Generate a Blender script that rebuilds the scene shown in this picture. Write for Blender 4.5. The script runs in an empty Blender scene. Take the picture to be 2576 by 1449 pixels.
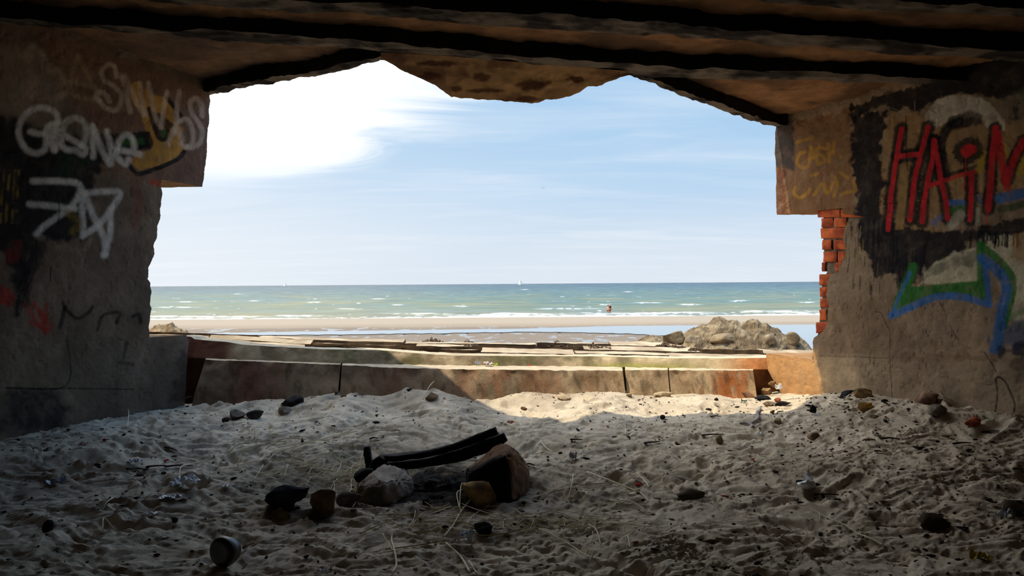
import bpy, bmesh, math, random
import numpy as np
from mathutils import Vector, Matrix
W, H, F = 2576, 1449, 1950.0
CZ = 1.05                       # eye height over the sand in the middle of the room
scene = bpy.context.scene
COL = scene.collection
R0 = random.Random(7)
# ------------------------------------------------------------------ camera
pitch, roll = 11 / F, -0.00714
CR = Matrix.Rotation(math.pi / 2 - pitch, 3, 'X') @ Matrix.Rotation(roll, 3, 'Z')
cd = bpy.data.cameras.new('camera'); cam = bpy.data.objects.new('camera', cd); COL.objects.link(cam)
cam.location = (0, 0, CZ); cam.rotation_euler = CR.to_euler()
cd.sensor_fit = 'HORIZONTAL'; cd.sensor_width = 36; cd.lens = 36 * F / W
cd.clip_start = .05; cd.clip_end = 30000
scene.camera = cam
CRn = np.array(CR)
def ray(px, py):
    d = CRn @ np.array([(px - W / 2) / F, -(py - H / 2) / F, -1.0]); return d
def at(px, py, Y):
    d = ray(px, py); return np.array([0, 0, CZ]) + d * (Y / d[1])
def onplane(px, py, a, b, c):
    """point of the view ray on the plane z = a + b*x + c*y (world)"""
    d = ray(px, py); t = (a - CZ) / (d[2] - b * d[0] - c * d[1]); return np.array([0, 0, CZ]) + d * t
def proj(P):
    q = (np.asarray(P) - np.array([0, 0, CZ])) @ CRn
    z = np.minimum(q[..., 2], -1e-3)
    return W / 2 + F * q[..., 0] / -z, H / 2 - F * q[..., 1] / -z
# ------------------------------------------------------------------ noise
def _h(ix, iy, iz, s):
    h = (ix.astype(np.int64) * 374761393 + iy.astype(np.int64) * 668265263 + iz.astype(np.int64) * 2147483647 + s * 974711) & 0xFFFFFFFF
    h = ((h ^ (h >> 13)) * 1274126177) & 0xFFFFFFFF
    h = ((h ^ (h >> 16)) * 2246822519) & 0xFFFFFFFF
    return ((h ^ (h >> 15)) & 0xFFFFFF) / float(0x7FFFFF) - 1.0
def vn(p, s=0):
    p = np.asarray(p, float); i = np.floor(p); f = p - i; f = f * f * (3 - 2 * f)
    x, y, z = i[..., 0], i[..., 1], i[..., 2]; fx, fy, fz = f[..., 0], f[..., 1], f[..., 2]
    r = 0
    for dx in (0, 1):
        for dy in (0, 1):
            for dz in (0, 1):
                w = (fx if dx else 1 - fx) * (fy if dy else 1 - fy) * (fz if dz else 1 - fz)
                r = r + w * _h(x + dx, y + dy, z + dz, s)
    return r
def fbm(p, o=4, s=0, g=.5):
    r = 0; a = 1; p = np.asarray(p, float)
    for k in range(o):
        r = r + a * vn(p * 2 ** k + 17.3 * k, s + k); a *= g
    return r
def ss(a, b, x):
    t = np.clip((x - a) / (b - a), 0, 1); return t * t * (3 - 2 * t)
def lin(c):
    c = np.array(c, float) / 255
    return np.where(c <= .04045, c / 12.92, ((c + .055) / 1.055) ** 2.4)
# ------------------------------------------------------------------ materials
def newmat(name):
    m = bpy.data.materials.new(name); m.use_nodes = True; nt = m.node_tree; nt.nodes.clear()
    out = nt.nodes.new('ShaderNodeOutputMaterial'); b = nt.nodes.new('ShaderNodeBsdfPrincipled')
    nt.links.new(b.outputs[0], out.inputs[0]); return m, nt, b
def rgba(c): return (*[float(v) for v in lin(c)], 1)
def noise_node(nt, scale, detail=6, rough=.6, vec=None, stretch=None):
    n = nt.nodes.new('ShaderNodeTexNoise'); n.inputs['Scale'].default_value = scale; n.inputs['Detail'].default_value = detail
    n.inputs['Roughness'].default_value = rough
    if vec is None:
        t = nt.nodes.new('ShaderNodeTexCoord'); vec = t.outputs['Object']
    if stretch:
        mp = nt.nodes.new('ShaderNodeMapping'); mp.inputs['Scale'].default_value = stretch
        nt.links.new(vec, mp.inputs['Vector']); vec = mp.outputs[0]
    nt.links.new(vec, n.inputs['Vector']); return n
def mapr(nt, src, a, b, c, d):
    r = nt.nodes.new('ShaderNodeMapRange'); r.inputs[1].default_value = a; r.inputs[2].default_value = b
    r.inputs[3].default_value = c; r.inputs[4].default_value = d; nt.links.new(src, r.inputs[0]); return r.outputs[0]
def mixc(nt, fac, a, b, mode='MIX'):
    m = nt.nodes.new('ShaderNodeMix'); m.data_type = 'RGBA'; m.blend_type = mode
    if isinstance(fac, (int, float)): m.inputs[0].default_value = fac
    else: nt.links.new(fac, m.inputs[0])
    for k, v in ((6, a), (7, b)):
        if isinstance(v, tuple): m.inputs[k].default_value = v
        else: nt.links.new(v, m.inputs[k])
    return m.outputs[2]
MATS = {}
def mat(name, col=(128, 128, 128), var=.25, scale=6., rough=.9, bump=.35, bscale=40., bdist=.006, attr=False, spec=.2, stretch=None, trans=0., second=None, ior=1.45):
    if name in MATS: return MATS[name]
    m, nt, b = newmat(name)
    n1 = noise_node(nt, scale, 8, .65, stretch=stretch)
    f = mapr(nt, n1.outputs['Fac'], .3, .7, 1 - var, 1 + var)
    if attr:
        a = nt.nodes.new('ShaderNodeAttribute'); a.attribute_name = 'Col'; base = a.outputs['Color']
    else:
        base = rgba(col)
    if second:
        n3 = noise_node(nt, scale * .6, 6, .6); f3 = mapr(nt, n3.outputs['Fac'], .45, .6, 0, 1)
        base = mixc(nt, f3, base, rgba(second))
    cc = nt.nodes.new('ShaderNodeCombineXYZ')
    for k in range(3): nt.links.new(f, cc.inputs[k])
    c = mixc(nt, 1.0, base, cc.outputs[0], 'MULTIPLY')
    nt.links.new(c, b.inputs['Base Color'])
    b.inputs['Roughness'].default_value = rough; b.inputs['Specular IOR Level'].default_value = spec
    b.inputs['IOR'].default_value = ior
    if trans: b.inputs['Transmission Weight'].default_value = trans
    if bump:
        n2 = noise_node(nt, bscale, 8, .7, stretch=stretch)
        bp = nt.nodes.new('ShaderNodeBump'); bp.inputs['Strength'].default_value = bump; bp.inputs['Distance'].default_value = bdist
        nt.links.new(n2.outputs['Fac'], bp.inputs['Height']); nt.links.new(bp.outputs[0], b.inputs['Normal'])
    MATS[name] = m; return m
# ------------------------------------------------------------------ mesh helpers
def tag(o, label=None, cat=None, kind=None, group=None):
    if label: o['label'] = label
    if cat: o['category'] = cat
    if kind: o['kind'] = kind
    if group: o['group'] = group
    return o
def mk(name, V, Fc, m, col=None, smooth=True, parent=None, origin=True):
    """one mesh object; its origin sits at the middle of its base"""
    V = np.asarray(V, float).reshape(-1, 3)
    me = bpy.data.meshes.new(name)
    if parent is not None: loc = np.zeros(3)
    elif origin: loc = np.array([(V[:, 0].min() + V[:, 0].max()) / 2, (V[:, 1].min() + V[:, 1].max()) / 2, V[:, 2].min()])
    else: loc = np.zeros(3)
    po = np.array(parent.location) if parent is not None else np.zeros(3)
    Vl = V - loc - po
    if isinstance(Fc, np.ndarray):
        me.vertices.add(len(Vl)); me.vertices.foreach_set('co', Vl.astype(np.float32).ravel())
        n, k = Fc.shape
        me.loops.add(n * k); me.loops.foreach_set('vertex_index', Fc.astype(np.int32).ravel())
        me.polygons.add(n); me.polygons.foreach_set('loop_start', np.arange(0, n * k, k, dtype=np.int32))
        me.polygons.foreach_set('loop_total', np.full(n, k, dtype=np.int32))
        me.update(calc_edges=True); me.validate()
    else:
        me.from_pydata([tuple(v) for v in Vl], [], [tuple(int(i) for i in f) for f in Fc]); me.update()
    me.materials.append(m)
    if col is not None:
        a = me.color_attributes.new('Col', 'FLOAT_COLOR', 'POINT')
        c = np.ones((len(Vl), 4), np.float32); c[:, :3] = col; a.data.foreach_set('color', c.ravel())
    if smooth: me.polygons.foreach_set('use_smooth', np.ones(len(me.polygons), bool))
    o = bpy.data.objects.new(name, me); COL.objects.link(o)
    if parent is not None: o.parent = parent
    else: o.location = loc
    return o
def gq(nr, nc, off=0, flip=False):
    i = np.arange(nr - 1)[:, None] * nc + np.arange(nc - 1)[None, :] + off
    q = np.stack([i, i + 1, i + nc + 1, i + nc], -1).reshape(-1, 4)
    return q[:, ::-1] if flip else q
class MB:
    def __init__(s): s.V = []; s.F = []; s.n = 0; s.C = []
    def grid(s, P, flip=False, C=None):
        nr, nc = P.shape[:2]; s.F.append(gq(nr, nc, s.n, flip)); s.V.append(P.reshape(-1, 3)); s.n += nr * nc
        s.C.append(np.broadcast_to(np.asarray(C if C is not None else (0.5, .5, .5), float), (nr, nc, 3)).reshape(-1, 3) if C is None or np.ndim(C) < 3 else C.reshape(-1, 3))
    def add(s, V, F, C=(.5, .5, .5)):
        V = np.asarray(V, float); s.V.append(V); s.F.append(np.asarray(F) + s.n); s.n += len(V)
        s.C.append(np.broadcast_to(np.asarray(C, float), (len(V), 3)))
    def out(s, name, m, parent=None, smooth=True, col=False, origin=True):
        return mk(name, np.concatenate(s.V), np.concatenate(s.F), m, np.concatenate(s.C) if col else None, smooth, parent, origin)
def empty(name, loc, label, cat, group=None):
    o = bpy.data.objects.new(name, None); COL.objects.link(o); o.location = tuple(float(v) for v in loc); o.empty_display_size = .05
    return tag(o, label, cat, None, group)
def catmull(pts, n=8):
    P = [np.array(p, float) for p in pts]
    if len(P) < 3:
        return np.array([P[0] + (P[-1] - P[0]) * t for t in np.linspace(0, 1, n + 1)])
    Q = [2 * P[0] - P[1]] + P + [2 * P[-1] - P[-2]]; out = []
    for k in range(1, len(Q) - 2):
        a, b, c, d = Q[k - 1:k + 3]
        for t in np.linspace(0, 1, n, endpoint=False):
            out.append(.5 * (2 * b + (c - a) * t + (2 * a - 5 * b + 4 * c - d) * t * t + (3 * b - a - 3 * c + d) * t ** 3))
    out.append(P[-1]); return np.array(out)
def tube(path, rad, sides=5, flat=1.0):
    path = np.asarray(path, float); n = len(path); rad = np.broadcast_to(rad, (n,))
    T = np.gradient(path, axis=0); T /= np.linalg.norm(T, axis=1)[:, None] + 1e-12
    up = np.array([0, 0, 1.0]); rings = []
    for k in range(n):
        s_ = np.cross(T[k], up); l = np.linalg.norm(s_)
        s_ = np.array([1., 0, 0]) if l < 1e-3 else s_ / l
        u_ = np.cross(s_, T[k])
        a = np.linspace(0, 2 * math.pi, sides, endpoint=False)
        rings.append(path[k] + rad[k] * (np.cos(a)[:, None] * s_ + flat * np.sin(a)[:, None] * u_))
    V = np.concatenate(rings + [path[:1], path[-1:]]); Fq = []
    for k in range(n - 1):
        for j in range(sides):
            a, b = k * sides + j, k * sides + (j + 1) % sides; Fq.append((a, b, b + sides, a + sides))
    c0, c1 = n * sides, n * sides + 1
    for j in range(sides):
        Fq.append((c0, (j + 1) % sides, j, j)); Fq.append((c1, (n - 1) * sides + j, (n - 1) * sides + (j + 1) % sides, (n - 1) * sides + (j + 1) % sides))
    return V, Fq
def tubemesh(name, path, rad, m, sides=5, parent=None, flat=1.):
    V, Fq = tube(path, rad, sides, flat); Fq = [tuple(dict.fromkeys(f)) for f in Fq]
    return mk(name, V, Fq, m, parent=parent)
# ------------------------------------------------------------------ paint in wall space
def segdist(px, py, pts):
    d = np.full(px.shape, 1e9)
    for (x0, y0), (x1, y1) in zip(pts[:-1], pts[1:]):
        vx, vy = x1 - x0, y1 - y0; L = vx * vx + vy * vy + 1e-9
        t = np.clip(((px - x0) * vx + (py - y0) * vy) / L, 0, 1)
        d = np.minimum(d, np.hypot(px - x0 - t * vx, py - y0 - t * vy))
    return d
def inpoly(px, py, pts):
    ins = np.zeros(px.shape, bool); n = len(pts)
    for k in range(n):
        x0, y0 = pts[k]; x1, y1 = pts[(k + 1) % n]
        c = ((y0 > py) != (y1 > py)) & (px < (x1 - x0) * (py - y0) / (y1 - y0 + 1e-12) + x0); ins ^= c
    return ins
class Painter:
    """colours the surface points of one wall; the points' own places are read in the plan they were measured in"""
    def __init__(s, P, base):
        s.px, s.py = proj(P); s.P = P
        s.c = np.broadcast_to(np.asarray(base, float), (*P.shape[:-1], 3)).copy()
        s.n1 = fbm(P * 22, 4, 5); s.n2 = fbm(P * 90, 3, 9); s.n3 = fbm(P * 5, 4, 11); s.sc = (1, 1, 0, 0)
    def tr(s, pts):
        kx, ky, ox, oy = s.sc; return [(x / kx + ox, y / ky + oy) for x, y in pts]
    def blend(s, a, col):
        a = np.clip(a, 0, 1)[..., None]; s.c = s.c * (1 - a) + lin(col) * a
    def stroke(s, pts, w, col, soft=.5, alpha=1., wear=.25, sm=True):
        pts = s.tr(pts); pts = catmull(pts, 6) if sm and len(pts) > 2 else pts
        d = segdist(s.px, s.py, [tuple(p) for p in pts]) + s.n2 * w * .07
        a = 1 - ss(w * .5 * (1 - soft), w * .5 * (1 + soft), d)
        s.blend(a * alpha * np.clip(1 - wear * (s.n1 + .3), 0, 1), col)
    def fill(s, pts, col, soft=6, alpha=1., wear=.3, ns=10):
        pts = s.tr(pts); d = segdist(s.px, s.py, pts + pts[:1]); ins = inpoly(s.px, s.py, pts)
        sd = np.where(ins, -d, d) + ns * s.n1
        s.blend((1 - ss(-soft, soft, sd)) * alpha * np.clip(1 - wear * (s.n1 + .2), 0, 1), col)
# ------------------------------------------------------------------ bunker planes
BT = (CZ + 1.258, -.0388, 0.)              # underside level of the roof beams (the bunker has settled to the right)
def onB(px, py): return onplane(px, py, *BT)
LCt, LCb, LW = at(528, 237, 5.4), at(500, 1010, 5.3), np.array([-.386, -1, .015])
RCt, RCb, RW = at(1952, 320, 5.95), at(1945, 1000, 5.95), np.array([.406, -1, -.0158])
class Plane:
    def __init__(s, ct, cb, w, nsign):
        s.o, s.v, s.u = ct, cb - ct, w; n = np.cross(s.u, s.v); n /= np.linalg.norm(n); s.n = n * nsign * np.sign(n[0])
    def uv(s, px, py):
        d = ray(px, py); A = np.stack([d, -s.u, -s.v], 1); t, u, v = np.linalg.solve(A, s.o - np.array([0, 0, CZ])); return u, v
    def P(s, u, v): return s.o + np.asarray(u)[..., None] * s.u + np.asarray(v)[..., None] * s.v
PL = Plane(LCt, LCb, LW, 1); PR = Plane(RCt, RCb, RW, -1)
concrete = mat('plastered concrete', attr=True, var=.22, scale=9, bump=.6, bscale=55, bdist=.006, rough=.92, spec=.12)
ceilm = mat('spalled ceiling concrete', attr=True, var=.3, scale=7, bump=.8, bscale=28, bdist=.014, rough=.95, spec=.1)
TOPV = -.16
def wall_piece(mb, pl, prof, v0, v1, uback, T, dv=.0017, nu=None, amp=.006, seed=3, painter=None, endnoise=.008, back=0., ustep=.005):
    """a stretch of wall between v0 and v1 with its ragged free end; T is the way its thickness runs"""
    nv = max(4, int((v1 - v0) / dv)); v = np.linspace(v0, v1, nv)
    uv = [pl.uv(x, y) for x, y in prof]; pv = np.array([b for a, b in uv]); pu = np.array([a for a, b in uv])
    o = np.argsort(pv); e = np.interp(v, pv[o], pu[o])
    e = e + endnoise * fbm(np.stack([v * 40, v * 0, v * 0 + seed], -1), 4, seed)
    nu = max(8, int((uback - e.mean()) / ustep)); s_ = np.linspace(0, 1, nu)
    U = e[:, None] + (uback - e[:, None]) * s_[None, :]
    P0 = pl.P(U, np.broadcast_to(v[:, None], U.shape)) - back * pl.n
    P = P0 + pl.n * (amp * fbm(P0 * 7, 5, seed)[..., None] + amp * .35 * np.minimum(0, fbm(P0 * 30, 3, seed + 5) + .25)[..., None] * 2)
    C = painter(P0) if painter else None
    mb.grid(P, False, C)
    T = np.asarray(T, float); k = 14; tt = np.linspace(0, 1, k)
    E = P[:, 0][:, None, :] + T * tt[None, :, None]
    nz = fbm(E * 16, 4, seed + 9)[..., None] * np.array([0, 1., 0]) * endnoise * 1.5
    nz[:, 0] = 0; Ce = np.repeat(C[:, :1], k, 1) if C is not None else None
    if C is not None: Ce = Ce * .5 + .5 * lin((120, 84, 62))
    mb.grid(E + nz, True, Ce)
    for r in (0, -1):
        B = P[r][None, :, :] + T * tt[:, None, None]
        B = B + fbm(B * 14, 4, seed)[..., None] * np.array([0, 0, .008]) * (tt[:, None, None] > 0)
        Cb = None if C is None else np.repeat((C[r][None] * .3 + .7 * lin((150, 118, 88))), k, 0)
        mb.grid(B, r == 0, Cb)
# ---- left wall paint
def paint_left(P):
    p = Painter(P, lin((112, 98, 84)))
    p.blend(ss(-.4, .6, p.n3) * .5, (84, 74, 64)); p.blend(ss(.2, .9, p.n3 * -1) * .3, (140, 124, 108))
    p.fill([(80, 60), (330, 150), (560, 240), (520, 500), (420, 470), (260, 440), (250, 330), (150, 230)], (112, 84, 70), 14, .75)
    p.fill([(0, 120), (110, 130), (170, 230), (140, 290), (0, 290)], (132, 120, 104), 20, .6)
    p.sc = (3.8125, 3.8125, 0, 100)
    p.stroke([(300, 60), (280, 250), (330, 420), (300, 520)], 22, (160, 140, 124), .9, .45)
    p.stroke([(330, 60), (420, 180), (440, 280), (560, 300), (620, 420), (610, 520), (480, 580)], 15, (160, 142, 124), .9, .5)
    p.sc = (1, 1, 0, 0)
    p.fill([(-60, 270), (60, 300), (130, 345), (230, 335), (330, 340), (380, 335), (392, 368), (330, 390), (272, 405), (238, 440), (232, 520), (215, 600), (140, 605), (95, 590), (66, 700), (44, 790), (20, 640), (-60, 600)], (27, 28, 30), 10, .95, .1)
    p.sc = (3.8125, 3.8125, 0, 100)
    p.fill([(600, 1080), (820, 1080), (840, 1250), (600, 1300)], (28, 50, 32), 8, .6)
    p.fill([(1250, 410), (1340, 400), (1460, 520), (1580, 560), (1680, 720), (1690, 800), (1760, 850), (1740, 950), (1780, 1040), (1720, 1110), (1560, 1190), (1330, 1250), (1250, 1180), (1310, 1080), (1440, 1050), (1400, 860), (1340, 700), (1250, 560)], (176, 132, 60), 3, .85, .3, 3)
    p.fill([(1110, 900), (1420, 880), (1440, 1025), (1090, 1030)], (28, 30, 30), 3, .9, .2, 3)
    p.fill([(1170, 960), (1370, 940), (1390, 1000), (1180, 1010)], (44, 84, 42), 3, .8, .2, 3)
    p.fill([(1440, 680), (1540, 700), (1660, 810), (1600, 930), (1540, 940)], (32, 36, 34), 3, .85, .2, 3)
    p.fill([(1540, 880), (1600, 860), (1600, 930), (1560, 940)], (50, 96, 48), 3, .8, .2, 3)
    for q in ([(1430, 660), (1480, 830), (1530, 950), (1590, 945), (1610, 880)], [(1600, 560), (1680, 650), (1740, 740)], [(1270, 1030), (1440, 1020), (1420, 900)],
              [(1240, 1200), (1310, 1285), (1420, 1265), (1600, 1195), (1720, 1140), (1770, 1070)]):
        p.stroke(q, 11, (26, 28, 30), .25, .95)
    g1 = (190, 172, 156)
    for q in ([(750, 160), (690, 300), (680, 400)], [(750, 160), (830, 320), (910, 460)], [(680, 400), (800, 430), (910, 460)], [(680, 420), (700, 530), (800, 560), (920, 580)]):
        p.stroke(q, 12, (146, 128, 100), .9, .6)
    for q in ([(1120, 350), (1100, 260), (1030, 240), (980, 310), (1010, 390), (1100, 450), (1160, 520), (1150, 620), (1100, 680), (1010, 650), (960, 590)],
              [(960, 590), (920, 540), (950, 500), (1010, 520), (1050, 590)], [(1170, 350), (1200, 450), (1220, 580), (1250, 690)],
              [(1200, 350), (1260, 500), (1330, 640), (1380, 720)], [(1340, 420), (1360, 560), (1385, 720)],
              [(1420, 420), (1450, 560), (1490, 730), (1550, 840)], [(1550, 840), (1570, 700), (1580, 580), (1600, 500)],
              [(1725, 500), (1700, 640), (1690, 800), (1680, 900)], [(1690, 800), (1780, 760), (1830, 820), (1850, 920), (1840, 1000), (1790, 1030), (1740, 1000)],
              [(1620, 1000), (1650, 900), (1690, 850), (1730, 900), (1750, 970)],
              [(1940, 730), (1930, 620), (1880, 560), (1830, 600), (1840, 700), (1900, 790), (1940, 880), (1920, 980), (1860, 1030), (1790, 1030)]):
        p.stroke(q, 12, g1, .7, .62)
    g2 = (208, 206, 200)
    for q in ([(560, 790), (540, 710), (440, 655), (320, 665), (230, 740), (185, 850), (200, 960), (270, 1060), (360, 1090), (430, 1050), (450, 970), (440, 900)],
              [(300, 880), (370, 900), (430, 890), (470, 830), (540, 800)], [(500, 820), (490, 930), (500, 1000), (520, 1060)], [(540, 820), (540, 930), (530, 1050)],
              [(600, 870), (640, 790), (720, 750), (800, 780), (830, 860), (820, 950), (780, 1020)],
              [(600, 930), (590, 1000), (640, 1050), (720, 1060), (790, 1100), (820, 1050), (760, 1000), (690, 960), (630, 920)],
              [(890, 830), (890, 950), (900, 1120)], [(900, 840), (950, 980), (1010, 1110), (1050, 1180)], [(1030, 880), (1050, 980), (1075, 1080), (1060, 1190)],
              [(1120, 1050), (1150, 960), (1210, 910), (1270, 950), (1290, 1030)], [(1120, 1060), (1130, 1130), (1200, 1190), (1240, 1150)], [(1130, 1060), (1230, 1070), (1350, 1100)]):
        p.stroke(q, 15, g2, .75, .72)
    p.sc = (2.07, 2.07, 0, 400)
    for q in ([(170, 115), (300, 115), (400, 125), (420, 160), (380, 240), (300, 300), (230, 350), (190, 390)], [(150, 235), (270, 245), (390, 260)],
              [(430, 170), (430, 300), (430, 400)], [(430, 180), (540, 170), (620, 180), (560, 290), (490, 360), (440, 390)],
              [(440, 180), (490, 300), (545, 420), (545, 500)], [(575, 260), (575, 380), (545, 500)]):
        p.stroke(q, 15, g2, .75, .72)
    p.stroke([(355, 280), (410, 330), (380, 380)], 20, (120, 100, 44), .6, .6)
    for x in (20, 50, 80, 100): p.stroke([(x, 60), (x - 12, 180), (x - 18, 330)], 7, (150, 128, 54), .6, .55, 1.2)
    p.fill([(-40, 660), (70, 660), (90, 700), (60, 760), (-40, 760)], (150, 44, 38), 5, .8)
    p.fill([(40, 440), (110, 430), (110, 520), (40, 530)], (120, 40, 36), 8, .5)
    for q in ([(130, 750), (180, 830), (240, 900)], [(180, 750), (230, 850)], [(160, 850), (260, 890)], [(240, 760), (240, 900)], [(210, 790), (270, 870)]): p.stroke(q, 12, (150, 48, 38), .6, .75)
    for q in ([(330, 750), (350, 790), (400, 830), (460, 800), (480, 770)], [(340, 770), (320, 850), (310, 880)], [(510, 890), (540, 815), (620, 800), (610, 850)], [(620, 1060), (690, 1070)], [(660, 960), (640, 1050)], [(690, 820), (720, 810), (730, 850)]):
        p.stroke(q, 9, (32, 31, 30), .6, .8)
    p.fill([(150, 420), (240, 420), (200, 560), (170, 760), (120, 780), (100, 700)], (30, 28, 32), 10, .7)
    p.fill([(250, 900), (640, 900), (700, 1100), (650, 1250), (250, 1220)], (96, 88, 76), 14, .5)
    p.fill([(-40, 960), (330, 930), (330, 1150), (200, 1200), (-40, 1190)], (118, 108, 92), 14, .6)
    p.fill([(50, 1190), (250, 1200), (360, 1300), (300, 1420), (-50, 1420)], (42, 42, 44), 20, .8)
    p.fill([(940, 1000), (1010, 1020), (1020, 1260), (880, 1260)], (44, 38, 34), 10, .6)
    for q in ([(190, 420), (185, 560), (140, 680), (110, 790)], [(350, 930), (345, 1180), (30, 1190)], [(30, 1195), (380, 1195), (700, 1200)], [(265, 560), (262, 640)], [(300, 200), (310, 260), (300, 420)]):
        p.stroke(q, 2.4, (24, 22, 20), .5, .9)
    p.stroke([(300, 460), (350, 470), (430, 480), (470, 420)], 14, (124, 108, 90), .5, .7)
    p.stroke([(700, 120), (720, 220), (700, 350)], 18, (120, 62, 48), .9, .5); p.stroke([(790, 120), (830, 130)], 14, (150, 62, 40), .7, .8)
    return p.c
def paint_right(P):
    p = Painter(P, lin((146, 126, 104)))
    p.blend(ss(-.5, .6, p.n3) * .5, (118, 102, 86)); p.blend(ss(.1, .8, -p.n3) * .4, (170, 148, 118))
    p.fill([(2000, 880), (2240, 880), (2600, 900), (2600, 1200), (2000, 1100)], (152, 134, 112), 20, .6)
    p.fill([(2080, 760), (2240, 740), (2300, 860), (2240, 900), (2080, 890)], (112, 92, 74), 22, .6)
    p.fill([(1950, 320), (2150, 270), (2150, 560), (1950, 545)], (128, 92, 62), 8, .9)
    p.fill([(1950, 300), (1998, 300), (1998, 430), (1950, 420)], (66, 62, 62), 5, .9, .3, 4)
    p.fill([(1940, 430), (1975, 420), (1975, 560), (1940, 560)], (96, 62, 50), 6, .8)
    p.sc = (3.716, 3.716, 2200, 230)
    p.fill([(120, 240), (300, 210), (480, 200), (1000, 330), (1500, 250), (1500, 1000), (700, 1000), (600, 1320), (20, 1340), (10, 1000), (100, 400)], (158, 126, 84), 6, .8)
    p.sc = (1, 1, 0, 0)
    K = (27, 27, 33)
    p.fill([(2140, 320), (2170, 285), (2230, 270), (2325, 278), (2345, 255), (2380, 238), (2440, 232), (2520, 250), (2640, 215), (2640, 60), (2400, 185), (2200, 243), (2140, 268)], K, 5, .93, .1)
    p.fill([(2140, 290), (2232, 275), (2222, 340), (2214, 420), (2228, 470), (2205, 520), (2216, 548), (2300, 575), (2400, 585), (2500, 560), (2640, 530), (2640, 600), (2500, 605), (2430, 612), (2425, 650), (2370, 672), (2330, 692), (2290, 712), (2255, 705), (2240, 690), (2205, 700), (2190, 660), (2165, 610), (2158, 540), (2145, 420)], K, 5, .95, .12)
    rr = random.Random(3)
    for k in range(46):
        x = rr.uniform(2160, 2330); y = 560 + (x - 2160) * .8 if x < 2260 else 690 - (x - 2260) * .5
        p.stroke([(x, y - 40), (x - 3, y + rr.uniform(10, 80))], rr.uniform(2, 5), K, .4, .8, .4, False)
    for k in range(26):
        x = rr.uniform(2440, 2590); p.stroke([(x, 585), (x - 2, 585 + rr.uniform(20, 48))], rr.uniform(3, 6), K, .4, .85, .3, False)
    p.sc = (3.716, 3.716, 2200, 230)
    p.fill([(470, 185), (600, 80), (800, 28), (980, 60), (1120, 140), (1210, 260), (1210, 350), (1060, 340), (1000, 260), (850, 220), (700, 250), (600, 340), (480, 290)], (204, 196, 178), 4, .95, .4, 4)
    p.fill([(1180, 60), (1500, -60), (1500, 250), (1250, 300)], (110, 106, 92), 8, .5)
    p.fill([(700, 250), (900, 170), (1010, 230), (1000, 300), (820, 360), (690, 340)], K, 5, .85, .5, 5)
    p.stroke([(800, 280), (690, 340), (625, 480), (640, 640), (670, 790)], 24, K, .3, .95)
    p.stroke([(660, 790), (800, 750), (950, 700)], 10, K, .3, .9)
    Y_ = (182, 152, 44)
    p.stroke([(985, 550), (1000, 640), (975, 740)], 18, Y_, .4, .85); p.fill([(1180, 500), (1260, 480), (1250, 620), (1190, 620)], Y_, 5, .6); p.fill([(1320, 560), (1500, 480), (1500, 760), (1310, 770)], Y_, 5, .7)
    LT = [[(255, 350), (220, 550), (170, 850), (130, 1290)], [(505, 330), (440, 560), (380, 800), (330, 1200)], [(210, 612), (300, 600), (420, 585)],
          [(560, 460), (540, 650), (490, 880), (440, 1220)], [(560, 460), (610, 750), (660, 1000), (685, 1190)],
          [(905, 790), (905, 950), (895, 1200)], [(1130, 340), (1100, 600), (1080, 900), (1065, 1100)], [(1390, 460), (1300, 640), (1235, 830)]]
    for q in LT: p.stroke(q, 34, K, .25, .93, .15)
    p.fill([(1270, 120), (1340, 120), (1340, 260), (1300, 250)], K, 4, .7)
    for k in range(7): p.fill([(230 + 9 * k, 690), (320, 690), (270, 1290), (200, 1290)], (150, 120, 78), 3, .25, .2, 3)
    p.fill([(520, 900), (590, 900), (600, 1200), (500, 1230)], (150, 120, 84), 3, .6, .2, 3)
    B_, G_ = (58, 104, 164), (44, 110, 48)
    p.stroke([(700, 1040), (820, 1040)], 16, B_, .4, .85); p.stroke([(700, 1120), (810, 1090)], 16, G_, .4, .8); p.stroke([(720, 1250), (800, 1150)], 24, (180, 178, 160), .4, .75)
    p.stroke([(970, 1100), (965, 1240)], 10, (180, 178, 160), .4, .7); p.stroke([(550, 1230), (600, 1180)], 18, B_, .5, .6); p.stroke([(980, 960), (985, 1040)], 7, B_, .5, .7)
    p.stroke([(1170, 1000), (1300, 970), (1500, 930)], 26, B_, .3, .9); p.stroke([(1180, 1100), (1300, 1080), (1500, 1020)], 18, (28, 66, 38), .5, .8)
    RD = (196, 44, 50)
    for q in LT[:6]: p.stroke(q, 12.5, RD, .2, .95, .2)
    p.stroke(LT[6], 16, RD, .25, .9); p.stroke([(1140, 380), (1180, 600), (1215, 800), (1235, 900)], 20, RD, .25, .85); p.stroke(LT[7], 18, RD, .3, .85)
    p.stroke([(1065, 1080), (1045, 1240)], 3.5, RD, .3, .9); p.stroke([(500, 885), (640, 840), (800, 785), (940, 750)], 11, RD, .3, .85)
    p.stroke([(850, 570), (905, 540)], 62, K, .15, .9, .1, False); p.stroke([(855, 640), (855, 720)], 12, K, .3, .9)
    p.fill([(800, 560), (830, 505), (900, 488), (950, 510), (950, 560), (900, 600), (858, 628), (825, 600)], RD, 1.5, .97, .1, 1)
    p.stroke([(857, 610), (852, 740), (835, 950)], 2.6, RD, .3, .9)
    p.stroke([(290, 230), (300, 520), (310, 740)], 2.2, (14, 14, 14), .4, .95); p.stroke([(10, 180), (100, 140), (210, 175)], 1.6, (150, 148, 140), .5, .6); p.stroke([(372, 85), (372, 175)], 2, (150, 148, 140), .5, .6)
    p.sc = (2.337, 2.337, 1900, 480)
    CR_ = (196, 190, 164)
    p.fill([(960, 555), (1000, 470), (1060, 420), (1290, 330), (1310, 270), (1480, 250), (1700, 230), (1700, 760), (1480, 760), (1510, 510), (1330, 310), (1315, 530)], CR_, 5, .85, .5)
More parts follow.
